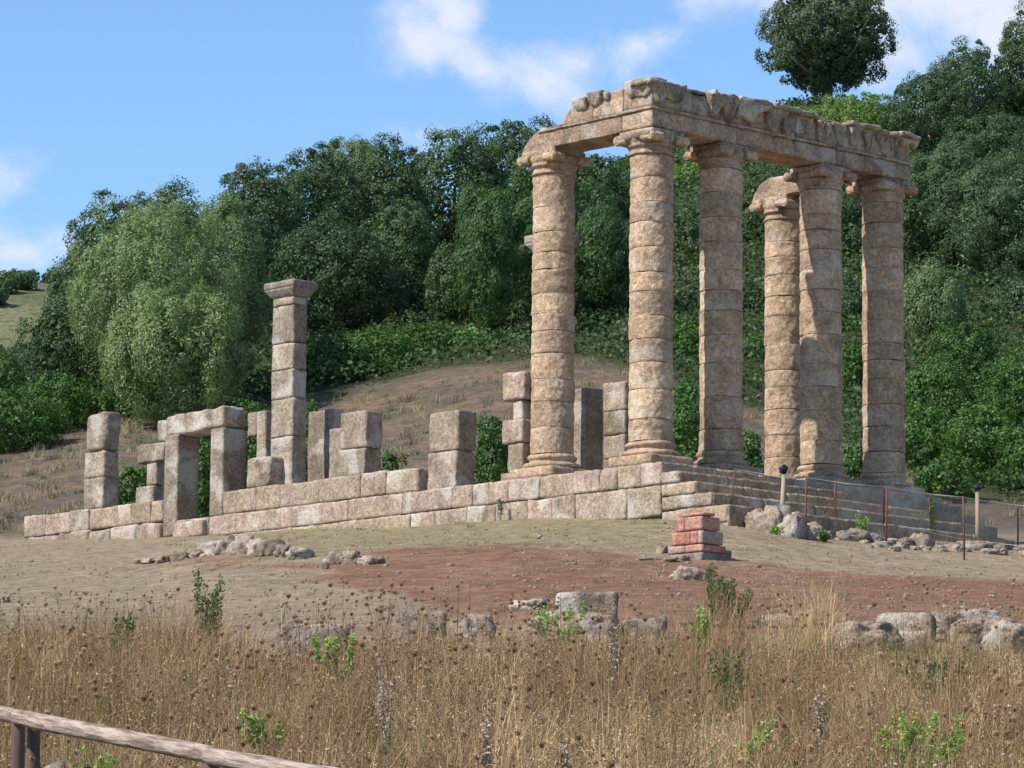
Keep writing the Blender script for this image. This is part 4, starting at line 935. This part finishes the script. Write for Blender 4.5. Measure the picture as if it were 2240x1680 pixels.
BUSHES = [
('bush', -16.62, 123, 17.95, 0.8, 1.17, 'bright bush at the left edge below the far hill'),
('bush', -15.62, 119, 16.28, 1.49, 1.06, 'low bright bush at the left edge above the dry slope'),
('bush', -14.5, 122, 17.37, 1.02, 1.02, 'bright bush under the low dark oak at the left'),
('bush', -13.17, 124, 17.45, 1.11, 0.66, 'grey-green bush under the big olive tree'),
('bush', -9.85, 100, 12.08, 0.59, 0.59, 'small dark green bush showing left of the door frame'),
('bush', -7.93, 99, 12.51, 0.29, 1.35, 'green bush seen through the open door frame'),
('bush', -7.45, 108, 15.03, 0.83, 0.64, 'green bush above the right post of the door frame'),
('bush', -5.5, 106, 14.99, 0.35, 0.28, 'small bush top beside the tall square pillar'),
('bush', -6.1, 130, 19.9, 1.08, 1.12, 'bright bush just right of the tall square pillar'),
('bush', -4.58, 131, 20.3, 1.09, 1.05, 'bright bush in the middle of the hedge right of the tall pillar'),
('bush', -2.99, 134, 21.19, 1.19, 0.92, 'bright bush at the right end of the hedge below the dark oaks'),
('pale', -1.34, 134, 21.24, 0.84, 0.72, 'pale green leafy bush at the top of the dry slope'),
('pale', -0.05, 133, 20.93, 0.75, 0.63, 'pale green leafy bush touching the leftmost round column'),
('bush', 3.15, 128, 19.43, 0.99, 0.57, 'dark green bush between the two left round columns'),
('bush', -0.49, 98, 12.92, 0.5, 0.99, 'dark green bush left of the leftmost round column'),
('bush', -3.16, 99, 12.64, 0.44, 0.38, 'small green bush behind the stacked blocks of the side wall'),
('bush', 4.72, 102, 14.11, 0.49, 1.39, 'tall green bush right of the second round column'),
('bush', 5.84, 128, 20.43, 0.46, 0.91, 'green bush higher up between the second and third round columns'),
('bush', 6.25, 100, 13.15, 0.36, 0.68, 'green bush left of the back column'),
('bush', 8.14, 129, 20.22, 0.54, 0.69, 'green bush on the slope behind the back column'),
('bush', 10.96, 122, 18.96, 0.47, 0.76, 'green bush on the slope between the two rightmost columns'),
('bush', 9.09, 101, 13.03, 0.36, 0.66, 'green bush low between the two rightmost columns'),
('bush', 14.05, 118, 18.4, 1.12, 1.33, 'round green bush right of the rightmost column'),
('bush', 15.34, 114, 16.76, 1.22, 1.36, 'green bush at the right edge in the middle of the thicket'),
('bush', 12.55, 112, 16.37, 1.03, 1.13, 'green bush beside the rightmost column, upper part of the thicket'),
('bush', 11.75, 107, 14.28, 0.95, 1.14, 'green bush beside the foot of the rightmost column'),
('bush', 13.05, 105, 14.02, 1.06, 1.37, 'green bush in the front of the thicket'),
('bush', 14.09, 103, 13.21, 0.98, 1.16, 'green bush in the front of the thicket at the right edge'),
('bush', 11.51, 101, 12.57, 0.84, 0.54, 'low green bush behind the wire fence'),
]
for i, (k, x, y, z, rx, rz, lab) in enumerate(TREES):
    if k == 'bush': plant(k, x, y, z, rx, rz, lab, 900+i, False)
    else: plant(k, x, y, z, rx, rz, lab, 900+i)
for i, (k, x, y, z, rx, rz, lab) in enumerate(BUSHES): plant(k, x, y, z, rx, rz, lab, 1200+i, False)

def undergrowth():
    r = np.random.RandomState(5); n = 230000
    d = 98+(228-98)*r.rand(n)**1.15; a = r.uniform(-.165, .165, n); x = a*d
    e = veg_edge(x, d); cl_ = fbm(np.stack([x, d, 0*x], 1)*.5, 31, 2)
    k = (d+cl_*2.5 > e+.5); x, d, cl_ = x[k], d[k], cl_[k]; n = len(x)
    h = (.35+.75*np.clip(cl_+.5, 0, 1)); z = ground(x, d)+h*r.rand(n)**.6
    nr = r.normal(0, 1, (n, 3)); nr[:, 2] += .8; nr[:, 1] -= .6; nr /= np.linalg.norm(nr, axis=1, keepdims=True)
    t = np.cross(nr, r.normal(0, 1, (n, 3))); t /= np.linalg.norm(t, axis=1, keepdims=True); b = np.cross(nr, t); s = (.09+.10*r.rand(n, 1))*(1+(d[:, None]-100)/200)
    P = np.stack([x, d, z], 1); V = np.stack([P-t*s*.5, P+b*s*.36, P+t*s*.5, P-b*s*.36], 1).reshape(-1, 3)
    o = obj('undergrowth', mesh_np('undergrowth', V, np.arange(4*n).reshape(n, 4), UNDER, 4, {'tint': np.repeat(r.rand(n), 4)})); tag(o, 'low dark scrub covering the wooded hillside', None, None, 'stuff')
    # scrub on the far hill
undergrowth()
def far_scrub():
    r = random.Random(8); src = None
    for i in range(130):
        x = r.uniform(-58, -36); y = r.uniform(270, 384); s = r.uniform(.5, 1.3)
        t = min(max((y-250)/130, 0), 1); cz = float(np.interp(x, [-150, -60, -40, -20, 60], [68, 69., 67.2, 64.5, 54])); z = 20+(cz-20)*(t*t*(3-2*t))**.8-2.5
        if i < 3:
            V, F, tint, _ = leaves((0, 0, .5), (1.3, 1.2, .8), 900, .22, 77+i, lobes=9); me = mesh_np('far_bush', V, F, LEAF['oak'], 4, {'tint': tint}); src = (src or [])+[me]
        o = obj('far_bush', src[i % 3], None, (x, y, z), (0, 0, i)); o.scale = (s, s, s)
        tag(o, 'small dark bush dotting the green far hill at the left edge', 'bush', 'bushes dotting the far hill')
far_scrub()

# ------------------------------------------------------------------ dry tufts on the slope
def blades(x, y, z, h, w, lean, r, nseg=3, tint=None, az_=None):
    n = len(x); az_ = r.uniform(0, 6.283, n) if az_ is None else az_; fa = r.uniform(0, 6.283, n)
    L = np.stack([np.cos(az_), np.sin(az_), 0*az_], 1)*lean[:, None]; W = np.stack([np.cos(fa), np.sin(fa), 0*fa], 1)*w[:, None]
    P = np.stack([x, y, z], 1); rows_ = []
    for k in range(nseg+1):
        t = k/nseg; c = P+L*(t**1.8)[...] if False else P+L*t**1.8
        c = c.copy(); c[:, 2] += h*(t-.22*t*t*np.minimum(lean/np.maximum(h, .01), 1.5))
        ww = W*(1-.75*t); rows_ += [c-ww*.5, c+ww*.5]
    V = np.stack(rows_, 1).reshape(-1, 3); m = 2*(nseg+1); b = (np.arange(n)*m)[:, None]
    F = np.concatenate([b+np.array([[2*k, 2*k+1, 2*k+3, 2*k+2]]) for k in range(nseg)], 1).reshape(-1, 4)
    tint = r.rand(n) if tint is None else tint
    return V, F, np.repeat(tint, m), P+L+np.stack([0*x, 0*x, h*(1-.22*np.minimum(lean/np.maximum(h, .01), 1.5))], 1)
def slope_tufts():
    r = np.random.RandomState(12); mb = MB()
    nt_ = 1100; d = 96+r.rand(nt_)*30; a = r.uniform(-.15, .15, nt_); x = a*d; e = veg_edge(x, d); k = (d < e+1)
    x, d = x[k], d[k]
    for i in range(len(x)):
        n = 46; s = r.uniform(.10, .34); bx = x[i]+r.normal(0, s*.5, n); by = d[i]+r.normal(0, s*.5, n); bz = ground(bx, by)-.02
        V, F, t, _ = blades(bx, by, bz, s*r.uniform(.5, 1.2, n), np.full(n, .022), s*r.uniform(0, .9, n), r, 2, np.clip(r.rand()+r.normal(0, .15, n), 0, 1)); mb.add(V, F, t)
    tag(obj('dry_tufts', mb.mesh('dry_tufts', SAGE, attr='tint')), 'grey-green dry tussocks dotted over the bare slope behind the temple', None, None, 'stuff')
slope_tufts()
def plateau_tufts():
    r = np.random.RandomState(14); mb = MB(); n_ = 900; d = 50+34*r.rand(n_); a = r.uniform(-.15, .15, n_); x = a*d
    u = (x-ORG[0])*ex[0]+(d-ORG[1])*ex[1]; v = (x-ORG[0])*ey[0]+(d-ORG[1])*ey[1]; k = ~((u > -.9) & (v > -3.1)) & (fbm(np.stack([x, d, 0*x], 1)*.5, 91, 2) > -.15)
    x, d = x[k], d[k]
    for i in range(len(x)):
        n = 16; s = r.uniform(.03, .11); bx = x[i]+r.normal(0, s*.8, n); by = d[i]+r.normal(0, s*.8, n)
        V, F, t, _ = blades(bx, by, ground(bx, by)-.01, s*r.uniform(.4, 1.1, n), np.full(n, .014), s*r.uniform(.1, 1.2, n), r, 2, np.clip(r.rand()+r.normal(0, .15, n), 0, 1)); mb.add(V, F, t)
    tag(obj('low_weeds', mb.mesh('low_weeds', SAGE, attr='tint')), 'tiny grey-green weeds dotted over the trodden earth', None, None, 'stuff')
plateau_tufts()

# ------------------------------------------------------------------ foreground dry weeds
def weed_depth(a):      # far limit of the dense weeds by direction
    return np.interp(a, [-.15, -.12, -.09, -.06, -.03, 0, .03, .06, .1, .15], [49.5, 49.5, 48.5, 42.5, 45, 46.5, 46.5, 46.0, 45.2, 45.2])
def flecks(n, x, y, z, size, r, mat_, name, label, tint):
    nr = r.normal(0, 1, (n, 3)); nr /= np.linalg.norm(nr, axis=1, keepdims=True); t = np.cross(nr, r.normal(0, 1, (n, 3))); t /= np.linalg.norm(t, axis=1, keepdims=True); b = np.cross(nr, t)
    s = size[:, None]; P = np.stack([x, y, z], 1); V = np.stack([P-t*s, P+b*s*.45, P+t*s, P-b*s*.45], 1).reshape(-1, 3)
    tag(obj(name, mesh_np(name, V, np.arange(4*n).reshape(n, 4), mat_, 4, {'tint': np.repeat(tint, 4)}, False)), label, None, None, 'stuff')
def dry_grass():
    r = np.random.RandomState(21); n = 80000
    d = 22.5+(50-22.5)*r.rand(n)**.85; a = r.uniform(-.17, .17, n); x = a*d
    P = np.stack([x, d, 0*x], 1); cl_ = 2.0*fbm(P*np.array([1.1, .6, 1]), 41, 3); c2 = 1.8*fbm(P*np.array([3.1, 1.4, 1]), 45, 2); wd = weed_depth(a)+cl_*3.2
    k = (r.rand(n) < np.clip((wd-d)/3.5+.15, .015, 1)) & (r.rand(n) < (.06+.75*np.clip(cl_+.45, 0, 1)+.35*np.clip(c2, 0, 1))*np.where(a < -.035, .6, 1.0)); x, d, cl_, c2 = x[k], d[k], cl_[k], c2[k]; n = len(x)
    z = ground(x, d)-.02; fade = np.clip((weed_depth(x/d)+2-d)/9, .30, 1)
    h = (.08+.42*r.rand(n)**1.5+.62*np.clip(cl_+.08, -.05, 1)+.25*np.clip(c2, -.2, 1))*fade*.88; w = r.uniform(.003, .0075, n)
    lean = h*np.where(r.rand(n) < .45, np.abs(r.normal(0, 1.3, n)), np.abs(r.normal(0, .6, n)))
    az_ = 9*fbm(np.stack([x*.8, d*.4, 0*x], 1), 51, 2)+r.normal(0, .9, n)
    tint = np.clip(.43+1.5*fbm(np.stack([x*2.3, d*1.1, 0*x], 1), 43, 2)+r.normal(0, .28, n), 0, 1)
    V, F, t, tip = blades(x, d, z, h, w, lean, r, 3, tint, az_)
    tag(obj('dry_grass', mesh_np('dry_grass', V, F, STRAW, 4, {'tint': t})), 'tangle of straw-brown dry grass covering the foreground slope', None, None, 'stuff')
    # seed husks and broken leaves hanging along the stems
    m = 230000; q = r.randint(0, n, m); u_ = r.rand(m)**.6
    xx = x[q]+(tip[q, 0]-x[q])*u_**1.8+r.normal(0, .022, m); yy = d[q]+(tip[q, 1]-d[q])*u_**1.8+r.normal(0, .022, m); zz = z[q]+(tip[q, 2]-z[q])*u_+r.normal(0, .015, m)
    flecks(m, xx, yy, zz, .005+.013*r.rand(m)**2.2, r, HUSK, 'husks', 'small brown husks and curled dry leaves clinging to the weeds', np.clip(t[::8][q]*.6+r.normal(.02, .28, m), 0, 1))
    # rounded tangles of dead umbellifers: curled stems and crumpled husks
    mb = MB(); fx, fy, fz, ft = [], [], [], []
    for i in range(420):
        aa = r.uniform(-.16, .16); aa = aa if r.rand() < .5 else -abs(aa); dd_ = 23.5+25*r.rand()
        if dd_ > weed_depth(aa)+.5: continue
        R_x, hh = r.uniform(.16, .42), r.uniform(.25, .75)*min(1, max(.4, (weed_depth(aa)+3-dd_)/7)); c_ = 55; t0 = r.uniform(0, .55)
        bx = aa*dd_+r.normal(0, R_x*.35, c_); by = dd_+r.normal(0, R_x*.35, c_)
        V, F, t, tp = blades(bx, by, ground(bx, by)-.02, hh*r.uniform(.5, 1.15, c_), np.full(c_, .006), R_x*np.abs(r.normal(0, 1.1, c_)), r, 4, np.clip(t0+r.normal(0, .15, c_), 0, 1)); mb.add(V, F, t)
        m2 = 300; q = r.randint(0, c_, m2); u_ = r.rand(m2)**.45
        fx.append(bx[q]+(tp[q, 0]-bx[q])*u_**1.6+r.normal(0, .045, m2)); fy.append(by[q]+(tp[q, 1]-by[q])*u_**1.6+r.normal(0, .045, m2)); fz.append(ground(bx[q], by[q])+(tp[q, 2]-ground(bx[q], by[q]))*u_+r.normal(0, .03, m2)); ft.append(np.clip(t0*.8+r.normal(0, .25, m2), 0, 1))
    tag(obj('weed_tangles', mb.mesh('weed_tangles', STRAW, attr='tint')), 'rounded tangles of curled dead weed stems among the grass', None, None, 'stuff')
    fx, fy, fz, ft = [np.concatenate(q) for q in (fx, fy, fz, ft)]; m2 = len(fx)
    flecks(m2, fx, fy, fz, .006+.013*r.rand(m2)**1.8, r, HUSK, 'dead_leaves', 'crumpled brown dead leaves and husks in the weed tangles', ft)
    # radiating tussocks and bleached bundles
    xs_, ys_, hs, ts_, az2, ln = [], [], [], [], [], []
    for i in range(1150):
        dd_ = 23+(49-23)*r.rand()**.9; aa = r.uniform(-.15, .15)
        if dd_ > weed_depth(aa)+1.5: continue
        c_ = 70; ble = r.rand() < .28; hh = r.uniform(.25, .8)*min(1, max(.35, (weed_depth(aa)+3-dd_)/9)); a0 = r.uniform(0, 6.28)
        xs_.append(aa*dd_+r.normal(0, .05, c_)); ys_.append(dd_+r.normal(0, .05, c_)); hs.append(hh*r.uniform(.5, 1.1, c_)*(.45 if ble else 1))
        ts_.append(np.clip((.85 if ble else r.uniform(.1, .6))+r.normal(0, .13, c_), 0, 1)); az2.append(a0+r.normal(0, .5 if ble else 2.5, c_)); ln.append(hh*np.abs(r.normal(.9 if ble else .4, .3, c_)))
    for (aa, dd_, hh, c_, ts0, sp) in [(.0797, 45.5, 1.05, 260, .8, .16), (.0755, 44.5, .85, 200, .7, .2), (.058, 45.0, 1.0, 200, .35, .2), (.0515, 46, 1.1, 160, .4, .16), (-.085, 44, 1.0, 220, .35, .3), (-.078, 41, 1.1, 260, .3, .25), (-.108, 43, .9, 200, .25, .3), (-.03, 43, .8, 160, .3, .3), (.02, 41, .95, 260, .3, .35),
        (.03, 36, 1.1, 300, .25, .4), (.075, 38, .5, 800, .9, .45), (.085, 37, .45, 700, .92, .4), (.070, 39.5, .5, 500, .88, .35), (-.035, 32, .45, 500, .9, .3), (-.01, 33, .5, 260, .88, .25), (-.055, 33, .95, 280, .3, .35), (.12, 38, .95, 300, .25, .4), (.11, 33, 1.0, 260, .3, .35), (-.12, 35, .9, 280, .2, .35), (.055, 39, 1.05, 300, .3, .3)]:
        xs_.append(aa*dd_+r.normal(0, sp, c_)); ys_.append(dd_+r.normal(0, sp, c_)); hs.append(hh*r.uniform(.5, 1.05, c_)); ts_.append(np.clip(ts0+r.normal(0, .14, c_), 0, 1))
        az2.append(r.uniform(0, 6.28, c_) if ts0 < .86 else r.normal(-.2, .7, c_)); ln.append(hh*np.abs(r.normal(.3 if ts0 < .86 else 1.4, .2, c_)))
    x, y = np.concatenate(xs_), np.concatenate(ys_); n = len(x)
    V, F, t, _ = blades(x, y, ground(x, y)-.02, np.concatenate(hs), r.uniform(.004, .009, n), np.concatenate(ln), r, 4, np.concatenate(ts_), np.concatenate(az2))
    tag(obj('grass_tussocks', mesh_np('grass_tussocks', V, F, STRAW, 4, {'tint': t})), 'fanning tussocks and bleached wind-laid bundles of grass in the foreground', None, None, 'stuff')
    # green blades coming through the straw
    n = 10000; d = 24+24*r.rand(n); a = r.uniform(-.15, .15, n); x = a*d; g_ = 2.0*fbm(np.stack([x*.9, d*.45, 0*x], 1), 83, 2)
    k = (g_ > np.where(a > .02, .12, .3)) & (d < weed_depth(a)); x, d = x[k], d[k]; n = len(x)
    V, F, t, _ = blades(x, d, ground(x, d)-.02, r.uniform(.25, .75, n), r.uniform(.006, .012, n), r.uniform(.05, .25, n), r, 3, r.rand(n)*.7)
    tag(obj('green_blades', mesh_np('green_blades', V, F, DARKG, 4, {'tint': t})), 'dull green stems growing up through the dry grass', None, None, 'stuff')
    n = 22000; d = 23+26*r.rand(n); a = r.uniform(-.17, .17, n); x = a*d; k = d < weed_depth(a)+2; x, d = x[k], d[k]; n = len(x); z = ground(x, d)+.02+.16*r.rand(n)
    V, F, t, _ = blades(x, d, z, .02+.12*r.rand(n), np.full(n, .007), .15+.45*r.rand(n), r, 2, np.clip(.72+r.normal(0, .25, n), 0, 1))
    tag(obj('straw_litter', mesh_np('straw_litter', V, F, STRAW, 4, {'tint': t})), 'flattened bleached stalks lying between the weeds', None, None, 'stuff')
dry_grass()
def carrots():
    r = np.random.RandomState(33); n = 3600
    d = 23.5+(50-23.5)*r.rand(n)**.8; a = r.uniform(-.15, .15, n); x = a*d; cl_ = 2.0*fbm(np.stack([x, d*.6, 0*x], 1)*.9, 61, 2)
    k = (d < weed_depth(a)+1.5+cl_*3) & (r.rand(n) < .04+1.0*np.clip(cl_+.22, 0, 1)*np.where(a < 0, 1.1, .75)); x, d = x[k], d[k]; n = len(x)
    z = ground(x, d)-.02; h = r.uniform(.5, 1.25, n)*np.clip((54-d)/12, .6, 1)*np.clip((d-14)/20, .6, 1); w = r.uniform(.006, .010, n)*(d/32); lean = h*np.abs(r.normal(0, .16, n))
    V, F, t, tip = blades(x, d, z, h, w, lean, r, 4, np.clip(.22+r.normal(0, .2, n), 0, 1))
    # side branches
    m = r.rand(n) < .7; xb = x[m]; base = np.stack([x, d, z], 1)[m]*.0; bz = z[m]+h[m]*.55; q = m.sum()
    V2, F2, t2, tip2 = blades(xb, d[m], bz, h[m]*.33, w[m]*.8, h[m]*.22, r, 2, np.full(q, .3))
    mb = MB(); mb.add(V, F, t); mb.add(V2, F2, t2)
    o = obj('weed_stalks', mb.mesh('weed_stalks', STRAW, attr='tint')); tag(o, 'thin brown stalks of dead wild carrot', None, None, 'stuff')
    hv, hf = ICO2; tips = np.vstack([tip, tip2]); mh = MB(); keep = r.rand(len(tips)) < .8
    # a closed umbel: a little cup of inward-curling rays
    lv = []; lf_ = []
    for s in range(11):
        w0 = 2*math.pi*s/11; w1 = w0+.30
        pr = [(.12, -.6), (.72, -.15), (.95, .45), (.55, .95)]
        b0 = len(lv)
        for (rr2, zz) in pr:
            lv += [(rr2*math.cos(w0), rr2*math.sin(w0), zz), (rr2*math.cos(w1), rr2*math.sin(w1), zz)]
        for q2 in range(3): lf_.append((b0+2*q2, b0+2*q2+1, b0+2*q2+3, b0+2*q2+2))
    for s in range(9):
        w0 = s*.9; b0 = len(lv); lv += [(0, 0, -.5), (.55*math.cos(w0), .55*math.sin(w0), .25), (.25*math.cos(w0+.5), .25*math.sin(w0+.5), .75), (.1, .05, .3)]; lf_.append((b0, b0+1, b0+2, b0+3))
    lv = np.array(lv); lf_ = np.array(lf_)
    for p in tips[keep]:
        s = .014+.021*r.rand()**1.5; mh.add(lv*s*np.array([1, 1, 1.05])+p+(0, 0, s*.4), lf_, np.clip(r.normal(.45, .3), 0, 1))
    o = obj('seed_heads', mh.mesh('seed_heads', HEADS, smooth=False, attr='tint')); tag(o, 'closed brown nest-like seed heads of wild carrot above the dry grass', None, None, 'stuff')
carrots()
def short_grass():
    r = np.random.RandomState(44); n = 26000; d = 56+36*r.rand(n); a = r.uniform(-.15, .15, n); x = a*d
    # only outside the podium
    u = (x-ORG[0])*ex[0]+(d-ORG[1])*ex[1]; v = (x-ORG[0])*ey[0]+(d-ORG[1])*ey[1]; inside = (u > -.9) & (v > -3.1)
    pat = fbm(np.stack([x, d, 0*x], 1)*.7, 71, 3)
    gz_ = ((d > 67.5) & (a < .05) & (r.rand(n) < .75)) | (inside & (d < 82) & (a > .06) & (r.rand(n) < .6)) | ((a > .055) & (d > 72.5) & (r.rand(n) < .8)) | (r.rand(n) < .08)
    k = gz_ & ~((u > -.72) & (v > -2.9) & (u < 8.2)) & (pat > -.15); x, d = x[k], d[k]; n = len(x); z = ground(x, d)-.01
    V, F, t, _ = blades(x, d, z, r.uniform(.015, .06, n), np.full(n, .012), r.uniform(.01, .05, n), r, 1)
    tag(obj('short_grass', mesh_np('short_grass', V, F, SHORTG, 4, {'tint': t})), 'sparse cropped grass on the trodden earth in front of the podium', None, None, 'stuff')
short_grass()

# ------------------------------------------------------------------ individual plants
def leafy(name, lab, x, y, h, spread, n_st, seed, m=GREENW, leaf=.02, dens=60, cat='plant', lean=.2, top=.6):
    r = np.random.RandomState(seed); g = gz(x, y); root = thing(name, lab, cat, (x, y, g))
    mb = MB(); fl = MB()
    for s in range(n_st):
        a = r.uniform(0, 6.283); q = spread*r.rand()**.6; b = Vector((q*.4*math.cos(a), q*.4*math.sin(a), -.02)); hh = h*r.uniform(.6, 1.05)
        e = Vector((q*math.cos(a), q*math.sin(a), hh)); md = b.lerp(e, .5)+Vector((0, 0, .08*hh)); V, F = tube([b, md, e], [.004, .0035, .002], 4); mb.add(V, F, .25)
        n = dens; t = top+(1-top)*r.rand(n)*1.0 if top < 1 else r.rand(n); t = 1-(1-t)*r.rand(n)**.3
        c = np.array(b)*(1-t[:, None])**2+2*np.array(md)*(t*(1-t))[:, None]+np.array(e)*(t**2)[:, None]
        nr = r.normal(0, 1, (n, 3)); nr[:, 2] += .6; nr /= np.linalg.norm(nr, axis=1, keepdims=True); tt = np.cross(nr, r.normal(0, 1, (n, 3))); tt /= np.linalg.norm(tt, axis=1, keepdims=True); bb = np.cross(nr, tt)
        sz = leaf*(.5+r.rand(n, 1)); P = c+r.normal(0, leaf*.9, (n, 3)); V = np.stack([P-tt*sz, P+bb*sz*.5, P+tt*sz, P-bb*sz*.5], 1).reshape(-1, 3)
        fl.add(V, np.arange(4*n).reshape(n, 4), np.repeat(np.clip(r.normal(.3+.6*(t-top)/(1-top+.01), .15), 0, 1), 4))
    obj('stems', mb.mesh('stems', m, attr='tint'), root); obj('foliage', fl.mesh('foliage', m, smooth=False, attr='tint'), root)
DARKW = attr_mat('dark_green_weed', (.05, .085, .03), (.12, .17, .06), trans=.25)
GREYW = attr_mat('grey_dead_stalk', (.17, .125, .08), (.36, .29, .21), trans=.05)
leafy('weed_plant', 'bright yellow-green spurge clump in front of the big flat-topped block', -1.72, 38.00, max(3.082-gz(-1.72, 38.00), .15), 0.26, 13, 1, GREENW, 0.024, 70, 'plant', .2, 0.60)
leafy('weed_plant', 'low green leafy clump in the dry weeds above the middle of the handrail', -1.98, 31.00, max(1.994-gz(-1.98, 31.00), .15), 0.22, 10, 2, GREENW, 0.024, 60, 'plant', .2, 0.40)
leafy('weed_plant', 'yellow-green clump just below the handrail near its left post', -2.74, 25.50, max(1.314-gz(-2.74, 25.50), .15), 0.16, 9, 3, GREENW, 0.020, 60, 'plant', .2, 0.40)
leafy('weed_plant', 'thin bright green shoots in front of the long grey squared block', 0.62, 44.00, max(3.995-gz(0.62, 44.00), .15), 0.34, 12, 4, GREENW, 0.022, 50, 'plant', .2, 0.40)
leafy('weed_plant', 'tall dark green weed among dry heads left of the flat-topped block', -3.44, 43.00, max(4.220-gz(-3.44, 43.00), .15), 0.22, 16, 5, DARKW, 0.022, 80, 'plant', .2, 0.15)
leafy('weed_plant', 'dark green weed low in the weeds at the far left', -4.25, 42.00, max(3.612-gz(-4.25, 42.00), .15), 0.20, 10, 6, DARKW, 0.022, 60, 'plant', .2, 0.20)
leafy('weed_plant', 'tall dark green leafy weed below the red tuff stack', 2.88, 50.00, max(4.875-gz(2.88, 50.00), .15), 0.36, 20, 7, DARKW, 0.026, 90, 'plant', .2, 0.10)
leafy('weed_plant', 'grey-green spire-like weed left of the dark leafy weed below the tuff stack', 2.50, 48.00, max(4.851-gz(2.50, 48.00), .15), 0.08, 6, 8, DARKW, 0.022, 120, 'plant', .2, 0.10)
leafy('weed_plant', 'yellow-green tuft in the weeds below the grey-green spire', 2.17, 44.00, max(3.919-gz(2.17, 44.00), .15), 0.18, 12, 9, GREENW, 0.020, 60, 'plant', .2, 0.50)
leafy('weed_plant', 'large yellow-green bushy weed at the bottom right', 3.14, 29.50, max(1.852-gz(3.14, 29.50), .15), 0.34, 34, 10, GREENW, 0.016, 80, 'plant', .2, 0.35)
leafy('weed_plant', 'green and dry weed clump right of the straw tuft, right side', 4.27, 38.00, max(2.929-gz(4.27, 38.00), .15), 0.40, 18, 11, DARKW, 0.022, 60, 'plant', .2, 0.20)
leafy('weed_plant', 'olive green weed clump in the middle of the dry grass right of centre', 2.15, 38.00, max(3.002-gz(2.15, 38.00), .15), 0.35, 18, 12, DARKW, 0.018, 60, 'plant', .2, 0.20)
leafy('weed_plant', 'small green clump right of the bleached grass in the bottom centre', 1.91, 30.00, max(1.784-gz(1.91, 30.00), .15), 0.16, 7, 13, GREENW, 0.020, 40, 'plant', .2, 0.50)
leafy('dead_thistle', 'tall dead grey thistle standing left of centre at the bottom', -0.89, 27.50, max(2.103-gz(-0.89, 27.50), .15), 0.06, 5, 14, GREYW, 0.016, 60, 'plant', .2, 0.50)
leafy('dead_thistle', 'dead grey fluffy spike at the bottom centre', -0.15, 27.00, max(1.664-gz(-0.15, 27.00), .15), 0.04, 7, 15, GREYW, 0.016, 140, 'plant', .2, 0.05)
leafy('dead_thistle', 'pale grey dead spire in front of the long block', 1.04, 38.00, max(3.196-gz(1.04, 38.00), .15), 0.05, 7, 16, GREYW, 0.020, 120, 'plant', .2, 0.05)
leafy('dead_thistle', 'pale grey dead spire at the bottom, right of the centre one', 0.39, 27.00, max(1.547-gz(0.39, 27.00), .15), 0.04, 6, 17, GREYW, 0.016, 120, 'plant', .2, 0.05)
leafy('dead_thistle', 'dark dead thistle at the bottom right of centre', 2.41, 30.00, max(2.091-gz(2.41, 30.00), .15), 0.06, 5, 18, GREYW, 0.016, 60, 'plant', .2, 0.40)
leafy('dead_thistle', 'dark dead thistle left of the flat-topped block', -2.39, 33.00, max(2.434-gz(-2.39, 33.00), .15), 0.08, 5, 19, GREYW, 0.014, 50, 'plant', .2, 0.50)
leafy('weed_plant', 'thin green weed growing at the foot of the podium wall', -0.22, 80.80, max(9.535-gz(-0.22, 80.80), .15), 0.07, 5, 20, DARKW, 0.020, 40, 'plant', .2, 0.20)
leafy('weed_plant', 'tall thin green weed behind the third rusty post of the front fence', 8.92, 81.00, max(9.617-gz(8.92, 81.00), .15), 0.05, 4, 21, GREENW, 0.030, 60, 'plant', .2, 0.10)
leafy('weed_plant', 'green weed among foundation stones behind the fence', 7.21, 78.60, max(9.007-gz(7.21, 78.60), .15), 0.16, 8, 22, GREENW, 0.030, 50, 'plant', .2, 0.20)
leafy('weed_plant', 'green weed at the right foot of the red tuff stack', 3.62, 67.60, max(7.238-gz(3.62, 67.60), .15), 0.08, 6, 23, DARKW, 0.022, 60, 'plant', .2, 0.20)
leafy('weed_plant', 'low leafy green weed at the foot of the near lamp post', 5.26, 75.60, max(8.286-gz(5.26, 75.60), .15), 0.14, 7, 24, GREENW, 0.030, 40, 'plant', .2, 0.20)
leafy('weed_plant', 'green weed clump below the fence near the second post', 6.18, 75.80, max(8.315-gz(6.18, 75.80), .15), 0.18, 9, 25, DARKW, 0.030, 40, 'plant', .2, 0.20)
